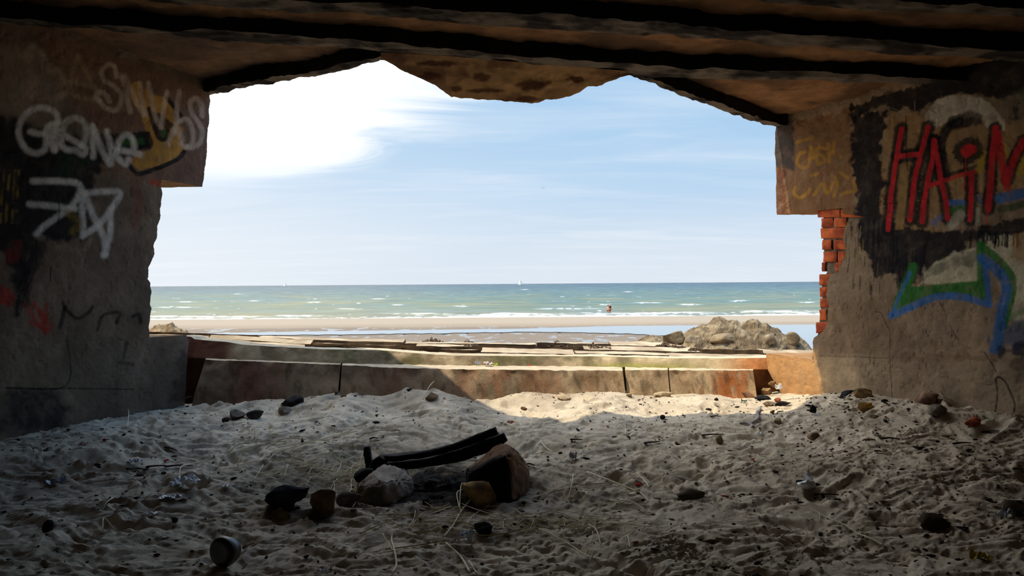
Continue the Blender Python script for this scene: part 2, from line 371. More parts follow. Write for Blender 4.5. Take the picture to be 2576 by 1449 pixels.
    p.fill([(1180, 390), (1300, 350), (1300, 420), (1060, 480), (1000, 470)], K, 6, .5, 1.)
    for k in range(30):
        x = rr.uniform(1290, 1580); p.stroke([(x, 240), (x - 3, rr.uniform(270, 340))], rr.uniform(3, 6), K, .3, .85, .3, False)
    p.fill([(1510, 240), (1600, 240), (1600, 430), (1520, 400)], (150, 104, 58), 8, .6)
    p.stroke([(930, 450), (880, 570), (830, 680)], 26, G_, .25, .9); p.fill([(840, 690), (880, 560), (930, 565), (1310, 530), (1350, 640), (1180, 600), (960, 640)], G_, 3, .92, .25, 2)
    p.stroke([(1325, 320), (1325, 480), (1340, 630)], 20, G_, .25, .9); p.stroke([(1325, 320), (1430, 410), (1505, 510), (1500, 650), (1460, 790)], 20, G_, .3, .92)
    p.stroke([(1580, 700), (1480, 760)], 14, G_, .6, .6)
    p.stroke([(800, 735), (900, 690), (1060, 625), (1220, 625), (1375, 670)], 18, B_, .3, .95); p.stroke([(1375, 660), (1360, 520), (1335, 400)], 15, B_, .3, .95)
    p.stroke([(1335, 400), (1430, 480), (1475, 570), (1450, 700), (1430, 850), (1405, 930)], 26, B_, .3, .95); p.stroke([(805, 720), (860, 590), (910, 480)], 9, B_, .4, .9)
    p.fill([(1360, 870), (1430, 800), (1580, 750), (1700, 740), (1700, 900), (1450, 930), (1390, 940)], (52, 84, 118), 10, .6); p.fill([(1430, 925), (1700, 890), (1700, 970), (1440, 965)], (34, 40, 56), 5, .85)
    p.fill([(1480, 985), (1700, 970), (1700, 1090), (1540, 1110)], (50, 48, 48), 12, .6)
    p.stroke([(1410, 1310), (1420, 1200), (1413, 1112), (1440, 1098), (1475, 1135), (1505, 1200), (1527, 1260), (1512, 1335)], 5, (30, 30, 32), .4, .9)
    p.stroke([(700, 712), (740, 720), (770, 790), (790, 830), (788, 950), (797, 1100), (805, 1215)], 2., (60, 46, 38), .5, .9)
    p.stroke([(1350, 950), (1390, 1010), (1420, 1070)], 3, (36, 34, 34), .5, .8); p.stroke([(1080, 650), (1120, 720), (1150, 800), (1200, 880), (1290, 940), (1350, 950)], 5, (70, 56, 46), .9, .6, 1.5)
    p.fill([(790, 960), (1400, 960), (1400, 990), (790, 1000)], (110, 86, 66), 4, .5); p.stroke([(340, 970), (560, 975), (780, 985)], 2, (50, 42, 36), .5, .7)
    for k in range(120):
        x, y = rr.uniform(450, 1200), rr.uniform(640, 1150); l = rr.uniform(8, 34)
        p.stroke([(x, y), (x + rr.uniform(-9, 1), y + l)], 1.8, (62, 52, 44), .5, .75, .3, False)
    for k in range(40):
        x, y = rr.uniform(520, 760), rr.uniform(180, 560)
        p.stroke([(x, y), (x - 4, y + rr.uniform(20, 90))], rr.uniform(1.5, 3.5), K if k % 4 else (120, 104, 50), .5, .7, .3, False)
    p.sc = (1, 1, 0, 0)
    p.fill([(1900, 890), (1990, 880), (2050, 890), (2075, 950), (2060, 1010), (1960, 1010), (1900, 960)], (198, 148, 94), 16, .75); p.fill([(2050, 900), (2140, 900), (2190, 1010), (2080, 1010)], (188, 166, 134), 14, .6)
    p.sc = (2.9, 2.9, 1876, 0)
    O_ = (176, 132, 56)
    for q in ([(440, 1110), (395, 1125), (378, 1190), (415, 1225), (465, 1200), (480, 1080)], [(475, 1070), (500, 1120), (530, 1190)], [(470, 1160), (520, 1140)], [(580, 1085), (530, 1080), (520, 1120), (560, 1140), (575, 1175), (530, 1200)],
              [(600, 1050), (610, 1180)], [(640, 1040), (640, 1120)], [(606, 1120), (640, 1100)], [(690, 1140), (695, 1150)], [(370, 1040), (430, 1020), (480, 1010)],
              [(365, 1370), (355, 1410), (400, 1440), (450, 1410), (470, 1380)], [(480, 1280), (525, 1268)], [(500, 1420), (560, 1340), (590, 1410), (640, 1330)], [(640, 1430), (665, 1340), (650, 1290)], [(690, 1420), (740, 1400), (800, 1390), (780, 1320)], [(690, 1260), (740, 1300)]):
        p.stroke(q, 8.5, O_, .5, .7)
    return p.c
def lerp_c(P, a, b, s, f=6):
    n = ss(-.4, .5, fbm(P * f, 5, s))[..., None]; return lin(a) * (1 - n) + lin(b) * n
# left wall: bearing block, ragged pier, low end by the sill
mb = MB(); uv = PL.uv
vb = uv(510, 470)[1]; vs = uv(430, 845)[1]; BACK = 9.6
wall_piece(mb, PL, [(530, 150), (528, 237), (524, 330), (519, 400), (510, 471)], TOPV, vb, 1.62, (-.9, 0, 0), painter=paint_left, endnoise=.006, seed=3)
wall_piece(mb, PL, [(409, 455), (408, 480), (404, 520), (400, 560), (394, 600), (386, 612), (388, 645), (375, 672), (372, 700), (379, 712), (376, 770), (373, 842)], vb, vs, 1.62, (-.9, 0, 0), painter=paint_left, endnoise=.009, seed=13)
wall_piece(mb, PL, [(470, 845), (475, 860), (473, 900), (468, 950), (465, 1100)], vs, 1.3, 1.62, (-.9, 0, 0), painter=paint_left, endnoise=.004, seed=23)
def wall_back(mb, pl, T, base, u0=1.6):
    u = np.linspace(u0, BACK, 60); v = np.linspace(TOPV, 1.35, 30); U, Vv = np.meshgrid(u, v)
    P = pl.P(U, Vv); P = P + pl.n * .01 * fbm(P * 3, 4, 4)[..., None]; mb.grid(P, False, lerp_c(P, *base, 8))
wall_back(mb, PL, None, ((96, 84, 74), (60, 54, 50)))
tag(mb.out('wall_left', concrete, col=True), 'dark plastered bunker side wall with grey sprayed tags and a yellow arrow shape, left of the opening', 'wall', 'structure')
# right wall
mb = MB(); uv = PR.uv
vb = uv(1954, 540)[1]; vs = uv(1990, 897)[1]
wall_piece(mb, PR, [(1952, 200), (1952, 320), (1950, 380), (1953, 440), (1952, 500), (1954, 541)], TOPV, vb, 1.95, (.9, 0, 0), painter=paint_right, endnoise=.004, seed=33)
wall_piece(mb, PR, [(2120, 535), (2183, 547), (2130, 558), (2121, 600), (2124, 640), (2112, 668), (2108, 684), (2086, 692), (2076, 740), (2083, 770), (2082, 812), (2068, 836), (2048, 850), (2046, 870), (2042, 897)], vb, vs, 1.95, (.03, .035, 0), painter=paint_right, endnoise=.008, seed=43)
wall_piece(mb, PR, [(1926, 897), (1932, 930), (1948, 960), (1962, 985), (1975, 1040), (1990, 1100)], vs, 1.3, 1.95, (.9, 0, 0), painter=paint_right, endnoise=.004, seed=53)
wall_back(mb, PR, None, ((96, 84, 70), (56, 50, 46)), 1.93)
wr = mb.out('wall_right', concrete, col=True)
tag(wr, 'plastered bunker side wall with red HAIM lettering and a blue and green sprayed shape', 'wall', 'structure')
# mortar core and the bared bricks of the right pier
mb = MB()
def mortar_c(P): return lerp_c(P, (150, 138, 122), (112, 98, 84), 3, 20)
wall_piece(mb, PR, [(2056, 530), (2063, 548), (2066, 560), (2062, 573), (2064, 600), (2066, 630), (2069, 661), (2066, 672), (2074, 684), (2070, 690), (2057, 704), (2060, 721), (2059, 735), (2060, 749), (2058, 760), (2060, 776), (2058, 790), (2057, 808), (2052, 822), (2046, 850), (2046, 900)], vb, vs, 1.2, (.8, 0, 0), painter=mortar_c, endnoise=.008, seed=63, back=.028, ustep=.012)
mb.out('mortar_core', concrete, parent=wr, col=True)
mb = MB(); brk = mat('old brick', attr=True, var=.3, scale=14, bump=.6, bscale=60, rough=.9)
def brickbox(x0, x1, y0, y1, seed, back=.012, depth=.22):
    c = [PR.uv(x0, y0), PR.uv(x1, y0 - 1), PR.uv(x1, y1 - 1), PR.uv(x0, y1)]
    x0 += (seed * 37 % 7) - 3 if x0 < 2075 else 0; n = 9; a = np.linspace(0, 1, n); A, Bq = np.meshgrid(a, a)
    cu = np.array([q[0] for q in c]); cv = np.array([q[1] for q in c])
    U = cu[0] * (1 - A) * (1 - Bq) + cu[1] * A * (1 - Bq) + cu[2] * A * Bq + cu[3] * (1 - A) * Bq
    Vv = cv[0] * (1 - A) * (1 - Bq) + cv[1] * A * (1 - Bq) + cv[2] * A * Bq + cv[3] * (1 - A) * Bq
    P = PR.P(U, Vv) - PR.n * back + PR.n * (fbm(PR.P(U, Vv) * 30, 3, seed) * .004)[..., None]
    rim = np.maximum(np.abs(A - .5), np.abs(Bq - .5)) > .45; P = P - PR.n * (rim * .006)[..., None]
    col = lerp_c(P, (204, 104, 60), (156, 72, 46), seed, 18); D = np.array([depth, depth * .08, 0])
    mb.grid(P, False, col)
    dd = np.linspace(0, 1, 6)[:, None, None]
    for E, fl in ((P[:, 0], False), (P[0], True), (P[-1], False)):
        Q = E[None] + D * dd; Q = Q + (fbm(Q * 25, 3, seed)[..., None] * .006 * (dd > 0)) * np.array([0, 1, 0.4]); mb.grid(Q, fl, lerp_c(Q, (204, 104, 60), (156, 72, 46), seed, 18))
rows = [(527, 547, [(2052, 2108), (2110, 2180)]), (549, 572, [(2062, 2090), (2094, 2124)]), (574, 600, [(2060, 2122)]), (604, 628, [(2063, 2087), (2092, 2124)]),
        (633, 659, [(2066, 2100), (2103, 2122)]), (660, 683, [(2063, 2072), (2096, 2120)]), (690, 718, [(2056, 2094)]), (723, 747, [(2058, 2076)]), (751, 774, [(2058, 2082)]), (779, 806, [(2057, 2074)]), (811, 838, [(2048, 2083)])]
for k, (y0, y1, xs) in enumerate(rows):
    for j, (x0, x1) in enumerate(xs): brickbox(x0, x1, y0, y1, 70 + k * 3 + j)
tag(mb.out('exposed_bricks', brk, parent=wr, col=True), 'bared orange bricks of the ragged pier edge')
# ------------------------------------------------------------------ roof
edge = [onB(*p) for p in ((528, 238), (565, 231), (600, 222), (665, 216), (700, 206), (800, 186), (860, 176), (905, 164), (960, 150))]
edge += [onB(*p) for p in ((975, 132), (1100, 141), (1300, 172), (1450, 180), (1575, 187))]
edge += [onB(*p) for p in ((1590, 189), (1640, 208), (1700, 234), (1780, 268), (1800, 276), (1850, 289), (1900, 307), (1952, 320))]
EX = np.array([e[0] for e in edge]); EY = np.array([e[1] for e in edge])
EX = np.concatenate([[-6, EX[0] - .05], EX, [EX[-1] + .05, 6]]); EY = np.concatenate([[5.42, 5.42], EY, [5.97, 5.97]])
GAP = .082
xs = np.concatenate([np.linspace(-6, -2.95, 16), np.linspace(-2.9, 2.9, 330), np.linspace(2.95, 6, 16)])
ey = np.interp(xs, EX, EY) + .012 * fbm(np.stack([xs * 16, xs * 0, xs * 0], -1), 4, 2)
rows_t = np.concatenate([np.linspace(0, .42, 190), np.linspace(.43, 1, 30)])
X = np.broadcast_to(xs[None], (len(rows_t), len(xs))); Y = ey[None] + (-4.0 - ey[None]) * rows_t[:, None]
Z = BT[0] + GAP + BT[1] * X
P = np.stack([X, Y, Z], -1); P[..., 2] += .014 * fbm(P * 4, 5, 21) + .006 * fbm(P * 18, 3, 22)
P[:3, :, 2] -= np.array([.05, .03, .01])[:, None]
c = lerp_c(P, (150, 112, 80), (112, 84, 64), 23, 3)
k1 = ss(.15, .45, fbm(P * np.array([1.6, 3.5, 1]), 5, 24))[..., None]; c = c * (1 - .6 * k1) + .6 * k1 * lin((58, 50, 48))
lf = ss(-.6, -1.3, P[..., 0])[..., None] * ss(4.1, 4.5, P[..., 1])[..., None]; c = c * (1 - .6 * lf) + .6 * lf * lin((92, 80, 74))
mb = MB(); mb.grid(P, True, c)
def UPO(x): return np.interp(x, [-6, -2.1, 2, 6], [-.25, -.25, -.25, -.25])
tz = np.linspace(0, 1, 12)[:, None]
FP = np.stack([np.broadcast_to(xs, (12, len(xs))), ey[None] + UPO(xs)[None] * tz, (BT[0] + GAP - .05 + BT[1] * xs)[None] + .4 * tz], -1)
FP[1:, :, 1] += .02 * fbm(FP[1:] * 9, 3, 3); mb.grid(FP, False, lerp_c(FP, (150, 134, 112), (110, 98, 84), 5, 6))
top = np.stack([np.stack([xs, FP[-1, :, 1], FP[-1, :, 2]], -1), np.stack([xs, xs * 0 - 4.0, FP[-1, :, 2]], -1)]); mb.grid(top, False, lerp_c(top, (150, 134, 112), (110, 98, 84), 5, 6))
tag(mb.out('ceiling', ceilm, col=True), 'stained brown underside of the thick concrete bunker roof between its beams', 'ceiling', 'structure')
def beam(near, far, name, label, drop=GAP + .04, seed=0):
    xs_ = np.arange(min(near[0][0], far[0][0]), max(near[-1][0], far[-1][0]) + 1, 7.)
    n_ = np.array([onB(x, np.interp(x, [p[0] for p in near], [p[1] for p in near])) for x in xs_])
    f_ = np.array([onB(x, np.interp(x, [p[0] for p in far], [p[1] for p in far])) for x in xs_])
    mb = MB(); a = np.linspace(0, 1, 12)[:, None, None]
    Bt = n_[None] * (1 - a) + f_[None] * a; Bt = Bt + np.array([0, 0, 1.]) * (.012 * fbm(Bt * np.array([5, 22, 5.]), 5, seed))[..., None]
    e_ = (.014 * fbm(n_ * 12, 4, seed + 2))[:, None] * np.array([0, 1., 0]); Bt[0] += e_; Bt[-1] += .6 * e_
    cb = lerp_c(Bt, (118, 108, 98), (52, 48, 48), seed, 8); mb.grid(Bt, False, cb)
    up = np.linspace(0, 1, 8)[:, None, None]
    for E, fl in ((Bt[0], True), (Bt[-1], False)):
        S = E[None] + np.array([0, 0, drop]) * up; S = S + np.array([0, 1., 0]) * (.008 * fbm(S * 10, 3, seed))[..., None] * (up > 0); mb.grid(S, fl, lerp_c(S, (50, 46, 44), (34, 32, 32), seed, 5))  # beam sides coloured near-black to deepen their shade
    return tag(mb.out(name, ceilm, col=True), label, 'beam', 'structure')
B1n = [(-700, -25), (-200, 20), (0, 43), (345, 68), (600, 81), (960, 107), (1300, 140), (1590, 163), (1950, 181), (2221, 192), (2576, 207), (3000, 228)]
B1f = [(-700, -15), (-200, 30), (0, 55), (200, 72), (345, 83), (600, 104), (960, 131), (1250, 158), (1302, 161), (1308, 172), (1590, 189), (1950, 199), (2221, 208), (2576, 222), (3000, 242)]
beam(B1n, B1f, 'ceiling_beam', 'rough grey roof beam nearest the opening, above the hanging broken lip', seed=101)
beam([(-700, -95), (0, -52), (600, -3), (960, 11), (1300, 36), (1590, 51), (1950, 80), (2100, 93), (2221, 103), (2576, 126), (3000, 155)],
     [(-700, -78), (0, -30), (600, 20), (960, 40), (1300, 69), (1590, 84), (1950, 112), (2221, 135), (2576, 152), (3000, 178)], 'ceiling_beam', 'second rough grey roof beam in from the opening', seed=111)
beam([(-700, -230), (600, -120), (1300, -62), (1900, -25), (2221, 0), (2576, 22), (3000, 46)], [(-700, -205), (600, -92), (1300, -38), (1900, 2), (2221, 27), (2576, 45), (3000, 70)], 'ceiling_beam', 'third roof beam in from the opening, at the upper right of the ceiling', seed=121)
beam([(-900, -420), (1300, -230), (3300, -90)], [(-900, -385), (1300, -195), (3300, -60)], 'ceiling_beam', 'fourth roof beam, behind the third one overhead', seed=131)
beam([(470, 236), (528, 226), (600, 209), (800, 176), (880, 157), (965, 142)], [(470, 252), (528, 238), (600, 223), (800, 187), (880, 171), (968, 150)], 'ceiling_beam', 'narrow slanting lip along the upper left edge of the opening', .09, 141)
beam([(1586, 184), (1640, 198), (1700, 222), (1850, 276), (1950, 308), (1985, 316)], [(1582, 188), (1640, 209), (1700, 235), (1850, 290), (1952, 321), (1990, 330)], 'ceiling_beam', 'narrow slanting lip along the upper right edge of the opening', .09, 151)
# hanging broken piece of roof edge
tp = [(958, 136), (1100, 143), (1300, 160), (1450, 172), (1596, 184)]
bt = [(958, 148), (1020, 180), (1092, 213), (1112, 227), (1135, 244), (1190, 249), (1260, 253), (1335, 259), (1358, 257), (1372, 250), (1400, 250), (1430, 243), (1458, 232), (1480, 216), (1500, 218), (1520, 211), (1553, 198), (1575, 190), (1596, 187)]
xs_ = np.arange(958, 1597, 3.); nr = 34; G = np.zeros((nr, len(xs_), 3))
for j, x in enumerate(xs_):
    y0 = np.interp(x, [p[0] for p in tp], [p[1] for p in tp]); y1 = np.interp(x, [p[0] for p in bt], [p[1] for p in bt])
    a = onB(x, y0 - 4); hh = (y1 - y0) / 95.; b = at(x, y1, a[1] + .02 + .26 * hh)
    for i in range(nr): G[i, j] = a + (b - a) * (i / (nr - 1))
G[:, :, 2] += .004 * fbm(G[-1][None] * 30, 3, 6) * np.linspace(0, 1, nr)[:, None]
G = G + np.array([0, -.7, -.7]) * (.012 * fbm(G * 8, 5, 31) * np.sin(np.linspace(0, math.pi, nr))[:, None])[..., None]
c = lerp_c(G, (178, 140, 98), (128, 96, 70), 33, 6)
gx, gy = proj(G)
for x, y, rx, ry in ((1205, 193, 26, 12), (1340, 214, 42, 14), (1150, 223, 18, 9), (1330, 248, 32, 8), (1100, 160, 50, 8), (1450, 200, 30, 8), (1080, 190, 26, 10), (1225, 228, 60, 6)):
    k1 = (1 - ss(.6, 1.2, np.hypot((gx - x) / rx, (gy - y) / ry) + .35 * fbm(G * 25, 3, 7)))[..., None] * .85; c = c * (1 - k1) + k1 * lin((72, 40, 30))
k1 = ss(1., 0, (gx - 960) / 160)[..., None] * .5; c = c * (1 - k1) + k1 * lin((92, 60, 48))
mb = MB(); mb.grid(G, False, c); tt = np.linspace(0, 1, 8)[:, None, None]
Q = G[-1][None] + tt * np.array([0, .10, .05]); mb.grid(Q, False, np.repeat(c[-1:], 8, 0)); Q2 = Q[-1][None] + tt * (G[0][None] + np.array([0, .06, .05]) - Q[-1][None]); mb.grid(Q2, False, np.repeat(c[-1:], 8, 0))
tag(mb.out('broken_roof_edge', ceilm, col=True), 'jagged brown lump of broken concrete hanging from the roof over the opening', 'concrete fragment')
# ------------------------------------------------------------------ sand floor
ctrl = [(490, 1015, 5.3), (700, 1000, 5.28), (860, 985, 5.25), (1050, 972, 5.22), (1300, 974, 5.4), (1500, 980, 5.5), (1700, 990, 5.68), (1900, 1002, 5.85), (2040, 996, 5.6), (2120, 985, 5.37), (2240, 996, 5.0), (2350, 1002, 4.67), (2470, 1030, 4.4), (2576, 1052, 4.17),
        (300, 1050, 4.69), (160, 1075, 4.35), (0, 1100, 4.0), (700, 1060, 4.75), (1000, 1045, 4.9), (1300, 1048, 5.05), (1650, 1045, 5.1), (1900, 1030, 5.2)]
cp = [at(*q) for q in ctrl]
cp += [np.array(q) for q in ((-1.5, 4.0, .13), (0, 4.2, .08), (1.4, 4.3, .14), (2.2, 3.9, .2), (-2.3, 3.2, .1), (-1, 3, .02), (0, 3, 0.), (1.2, 3, .03), (2.3, 3, .12), (0, 3.6, .03), (-.6, 3.7, .04), (.7, 3.7, .06), (0, 1.5, -.02), (-3, 1.5, .1), (3, 1.5, .1), (0, -2, 0), (-3, -2, .05), (3, -2, .05), (0, 6.2, .2), (-3, 5.5, .3), (3, 5.5, .3))]
cp = np.array(cp)
rr = random.Random(12); FP_ = []
for k in range(190):
    x = rr.uniform(-2.7, 2.7); y = rr.uniform(2.3, 5.6)
    FP_.append((x, y, rr.uniform(0, math.pi), rr.uniform(.08, .16), rr.uniform(.035, .065), rr.uniform(.006, .020)))
def sand_z(x, y, fine=True):
    x = np.asarray(x, float); y = np.asarray(y, float); w = 0; s_ = 0
    for q in cp:
        d = ((x - q[0]) ** 2 + (y - q[1]) ** 2 + .02) ** -1.6; w = w + d; s_ = s_ + d * q[2]
    z = s_ / w
    if fine:
        p = np.stack([x, y, x * 0], -1)
        wv = p + .12 * np.stack([vn(p * 5, 3), vn(p * 5, 4), x * 0], -1)
        k_ = 1 - .5 * ss(4.7, 5.1, y)
        z = z + k_ * (.012 * fbm(wv * np.array([2.6, 3.6, 1]), 3, 41) - .017 * np.abs(fbm(wv * np.array([6, 10, 1.]), 3, 43)) + .007 * (1 - 2 * np.abs(fbm(wv * np.array([12, 22, 1.]), 5, 47, .68)))) + .004
        for fx, fy, fa, la, lb, dp in FP_:
            dx, dy = x - fx, y - fy; ca, sa = math.cos(fa), math.sin(fa)
            r = np.hypot((dx * ca + dy * sa) / la, (-dx * sa + dy * ca) / lb)
            z = z - dp * (1 - ss(.55, 1.05, r)) + dp * .45 * np.exp(-((r - 1.25) / .25) ** 2)
        # a ribbed boot print near the camera
        dx, dy = x - .615, y - 2.93; ca, sa = math.cos(.5), math.sin(.5); a_, b_ = dx * ca + dy * sa, -dx * sa + dy * ca
        m_ = (1 - ss(.8, 1., np.abs(a_) / .075)) * (1 - ss(.85, 1., np.abs(b_) / .14)); z = z * 1 + m_ * (.006 * np.sin(b_ * 2 * math.pi / .021) - .006)
    return z
def hit(px, py, fine=True):
    """where the view ray through this point of the photograph meets the sand"""
    d = ray(px, py); t = np.linspace(2.0, 7.0, 500) / d[1]
    Pq = np.array([0, 0, CZ]) + t[:, None] * d; g = Pq[:, 2] - sand_z(Pq[:, 0], Pq[:, 1], fine)
    k = np.argmax(g < 0) if (g < 0).any() else len(t) - 1
    return np.array([Pq[k, 0], Pq[k, 1], Pq[k, 2] - g[k]])
sx = np.concatenate([np.linspace(-5, -2.95, 14), np.arange(-2.9, 2.9, .0095), np.linspace(2.95, 5, 14)])
sy = np.concatenate([np.linspace(-4, 2.2, 24), np.arange(2.25, 4.2, .0085), np.arange(4.2, 6.05, .0115)])
X, Y = np.meshgrid(sx, sy)
lo = Y < 2.2
Z = sand_z(X, Y)
P = np.stack([X, Y, Z], -1)
c = lerp_c(P, (206, 193, 172), (188, 175, 155), 51, 4)
fire = hit(1130, 1228, False)
d_ = np.hypot((X - fire[0]) / .46, (Y - fire[1]) / .36) + .25 * fbm(P * 9, 4, 52); d2 = np.hypot((X - fire[0] + .1) / 1.25, (Y - fire[1] + .12) / .62) + .35 * fbm(P * 5, 5, 55); k1 = (1 - ss(.3, 1.15, d2))[..., None] * .5; c = c * (1 - k1) + k1 * lin((96, 90, 84))
k1 = (1 - ss(.55, 1.1, d_))[..., None] * .95; c = c * (1 - k1) + k1 * lin((30, 29, 30))
dc = ss(.38, .62, fbm(P * 16, 4, 53))[..., None] * .4; c = c * (1 - dc) + dc * lin((92, 80, 66))
mb = MB(); mb.grid(P, False, c)
def sandmat():
    m, nt, b = newmat('sand with crumbs')
    a = nt.nodes.new('ShaderNodeAttribute'); a.attribute_name = 'Col'
    n1 = noise_node(nt, 90, 8, .75); f1 = mapr(nt, n1.outputs['Fac'], .62, .7, 0, .85)
    n2 = noise_node(nt, 14, 6, .7); f2 = mapr(nt, n2.outputs['Fac'], .3, .7, .8, 1.15)
    cc = nt.nodes.new('ShaderNodeCombineXYZ')
    for k in range(3): nt.links.new(f2, cc.inputs[k])
    c1 = mixc(nt, 1., a.outputs['Color'], cc.outputs[0], 'MULTIPLY'); c2 = mixc(nt, f1, c1, rgba((66, 56, 48)))
    nt.links.new(c2, b.inputs['Base Color']); b.inputs['Roughness'].default_value = .95; b.inputs['Specular IOR Level'].default_value = .1
    n3 = noise_node(nt, 70, 8, .75); bp = nt.nodes.new('ShaderNodeBump'); bp.inputs['Strength'].default_value = .8; bp.inputs['Distance'].default_value = .006
    nt.links.new(n3.outputs['Fac'], bp.inputs['Height']); nt.links.new(bp.outputs[0], b.inputs['Normal']); return m
tag(mb.out('floor', sandmat(), col=True), 'trampled grey sand floor of the bunker, sunlit in front of the sill', 'sand floor', 'structure')
# back wall with an opening added to let in fill light, closing the room behind
mb = MB()
def quadwall(x0, x1, z0, z1, y):
    g = np.stack(np.meshgrid(np.linspace(x0, x1, 20), np.linspace(z0, z1, 14)), -1); Pq = np.stack([g[..., 0], g[..., 0] * 0 + y, g[..., 1]], -1)
    for yy, fl in ((0, True), (-.4, False)): mb.grid(Pq + np.array([0, yy, 0]), fl, lerp_c(Pq, (104, 92, 80), (66, 60, 54), 8, 3))
FILL_OPENING = (-3.4, -2.5, 1.7)
quadwall(-6, FILL_OPENING[0], -.4, 2.6, -3.8); quadwall(FILL_OPENING[1], 6, -.4, 2.6, -3.8); quadwall(FILL_OPENING[0], FILL_OPENING[1], FILL_OPENING[2], 2.6, -3.8)
tag(mb.out('wall_back', concrete, col=True), 'bare concrete back wall of the bunker with a narrow opening added for fill light, behind the viewer', 'wall', 'structure')
# ------------------------------------------------------------------ sill: lower blocks and upper step
zl = (CZ - .5952, -.0427, 0.)
ft = [(500, 904.5), (515, 905), (660, 910), (860, 918), (1000, 924), (1140, 928), (1300, 930), (1600, 932), (1900, 933), (1960, 933)]
bk = [(440, 899), (480, 900), (860, 914), (1140, 919), (1300, 920), (1500, 922), (1700, 926), (1900, 929), (2000, 930)]
ut = [(440, 846), (472, 849), (481, 855), (565, 862), (600, 868), (686, 874), (803, 880), (956, 883), (1040, 890), (1133, 896), (1296, 897.5), (1500, 898), (1700, 903), (1850, 903), (1930, 902), (2000, 901)]
def ip(x, L): return float(np.interp(x, [p[0] for p in L], [p[1] for p in L]))
sillm = mat('sill concrete', attr=True, var=.25, scale=10, bump=.8, bscale=45, bdist=.008, rough=.93, spec=.1)
def sill_col(P, top):
    px, py = proj(P); c = lerp_c(P, (168, 148, 122), (130, 114, 94), 61, 6); q_ = (ss(1300, 1600, px) * .8)[..., None]; c = c * (1 - q_) + q_ * lerp_c(P, (214, 190, 154), (184, 160, 128), 64, 6)  # right-hand blocks coloured paler to read as sunlit
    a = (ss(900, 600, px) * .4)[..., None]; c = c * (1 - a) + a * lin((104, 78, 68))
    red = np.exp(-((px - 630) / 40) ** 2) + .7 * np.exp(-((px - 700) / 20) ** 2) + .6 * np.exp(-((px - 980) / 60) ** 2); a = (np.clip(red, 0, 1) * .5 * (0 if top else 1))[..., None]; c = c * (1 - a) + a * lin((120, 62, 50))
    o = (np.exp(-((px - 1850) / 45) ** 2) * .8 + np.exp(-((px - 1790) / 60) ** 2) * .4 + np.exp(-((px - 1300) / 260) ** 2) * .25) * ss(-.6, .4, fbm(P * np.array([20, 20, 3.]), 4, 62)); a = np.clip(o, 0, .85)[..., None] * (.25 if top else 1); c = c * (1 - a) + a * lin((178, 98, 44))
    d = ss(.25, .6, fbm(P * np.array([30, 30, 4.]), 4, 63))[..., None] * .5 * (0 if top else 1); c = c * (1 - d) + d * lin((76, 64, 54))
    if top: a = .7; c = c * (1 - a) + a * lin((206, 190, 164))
    return c
def block(x0, x1, label, push=0., seed=0, skewL=0., skewR=0.):
    n = max(6, int((x1 - x0) / 4)); xs_ = np.linspace(x0, x1, n); m_ = 10
    Ff = np.array([onplane(x, ip(x, ft), *zl) for x in xs_]); Bb = np.array([onplane(x, ip(x, bk), *zl) for x in xs_]) + np.array([0, .03, 0])
    Ff = Ff - np.array([0, push, 0]); a = np.linspace(0, 1, m_)[:, None, None]
    Tp = Bb[None] * (1 - a) + Ff[None] * a
    Tp[:, :, 2] += .003 * fbm(Tp * 20, 3, seed)
    r = 26; b = np.linspace(0, 1, r)[:, None, None]
    sk = (np.linspace(skewL, skewR, n) if True else 0)
    Dn = Tp[-1][None] + b * np.array([0, -.21, -.5]) + b * np.stack([sk, sk * 0, sk * 0], -1)[None]
    Dn = Dn + np.array([0, 1., 0]) * (.007 * fbm(Dn * 9, 5, seed + 1) + .012 * np.maximum(0, fbm(Dn * 14, 4, seed + 2) - .2) * ss(.3, 0, b[..., 0]))[..., None] * (b > .01)
    rough_ = .010 * np.maximum(0, fbm(Tp[-1] * 11, 4, seed + 3))
    for i, q in ((0, 1.), (1, .6), (2, .3)): Dn[i, :, 1] += rough_ * q; Dn[i, :, 2] -= rough_ * q * .5
    Tp[-1] = Dn[0]
    mb = MB(); mb.grid(Tp, False, sill_col(Tp, True)); mb.grid(Dn, False, sill_col(Dn, False))
    cc = sill_col(Dn, False)
    for k, fl in ((0, True), (-1, False)):
        S = np.stack([Dn[:, k], Dn[:, k] + (Bb[k] - Ff[k])], 1); mb.grid(S, fl, np.stack([cc[:, k], cc[:, k]], 1))
    return tag(mb.out('sill_block', sillm, col=True), label, 'concrete block', None, 'blocks of the lower sill')
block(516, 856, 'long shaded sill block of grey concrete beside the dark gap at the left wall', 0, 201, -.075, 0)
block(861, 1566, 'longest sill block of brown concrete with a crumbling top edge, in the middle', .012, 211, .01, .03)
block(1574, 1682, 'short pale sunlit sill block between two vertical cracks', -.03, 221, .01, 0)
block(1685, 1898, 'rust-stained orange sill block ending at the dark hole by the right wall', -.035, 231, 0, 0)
# upper step
xs_ = np.arange(440, 2001, 4.); n = len(xs_)
Ft = np.array([onplane(x, ip(x, bk), *zl) for x in xs_]); Tt = np.array([at(x, ip(x, ut), Ft[k, 1]) for k, x in enumerate(xs_)])
b = np.linspace(0, 1, 20)[:, None, None]; Tt = Tt + np.array([0, .055, 0]); Dn = Tt[None] * (1 - b) + Ft[None] * b
Dn = Dn + np.array([0, 1., 0]) * (.006 * fbm(Dn * 10, 5, 71) + .012 * np.maximum(0, fbm(Dn * 13, 4, 72)) * ss(.35, 0, b[..., 0]))[..., None]
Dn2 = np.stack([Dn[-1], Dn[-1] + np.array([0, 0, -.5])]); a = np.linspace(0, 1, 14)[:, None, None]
Tp = (Dn[0] + np.array([0, .26, -.01]))[None] * (1 - a) + Dn[0][None] * a; Tp[:-1, :, 2] += .004 * fbm(Tp[:-1] * 10, 4, 73)
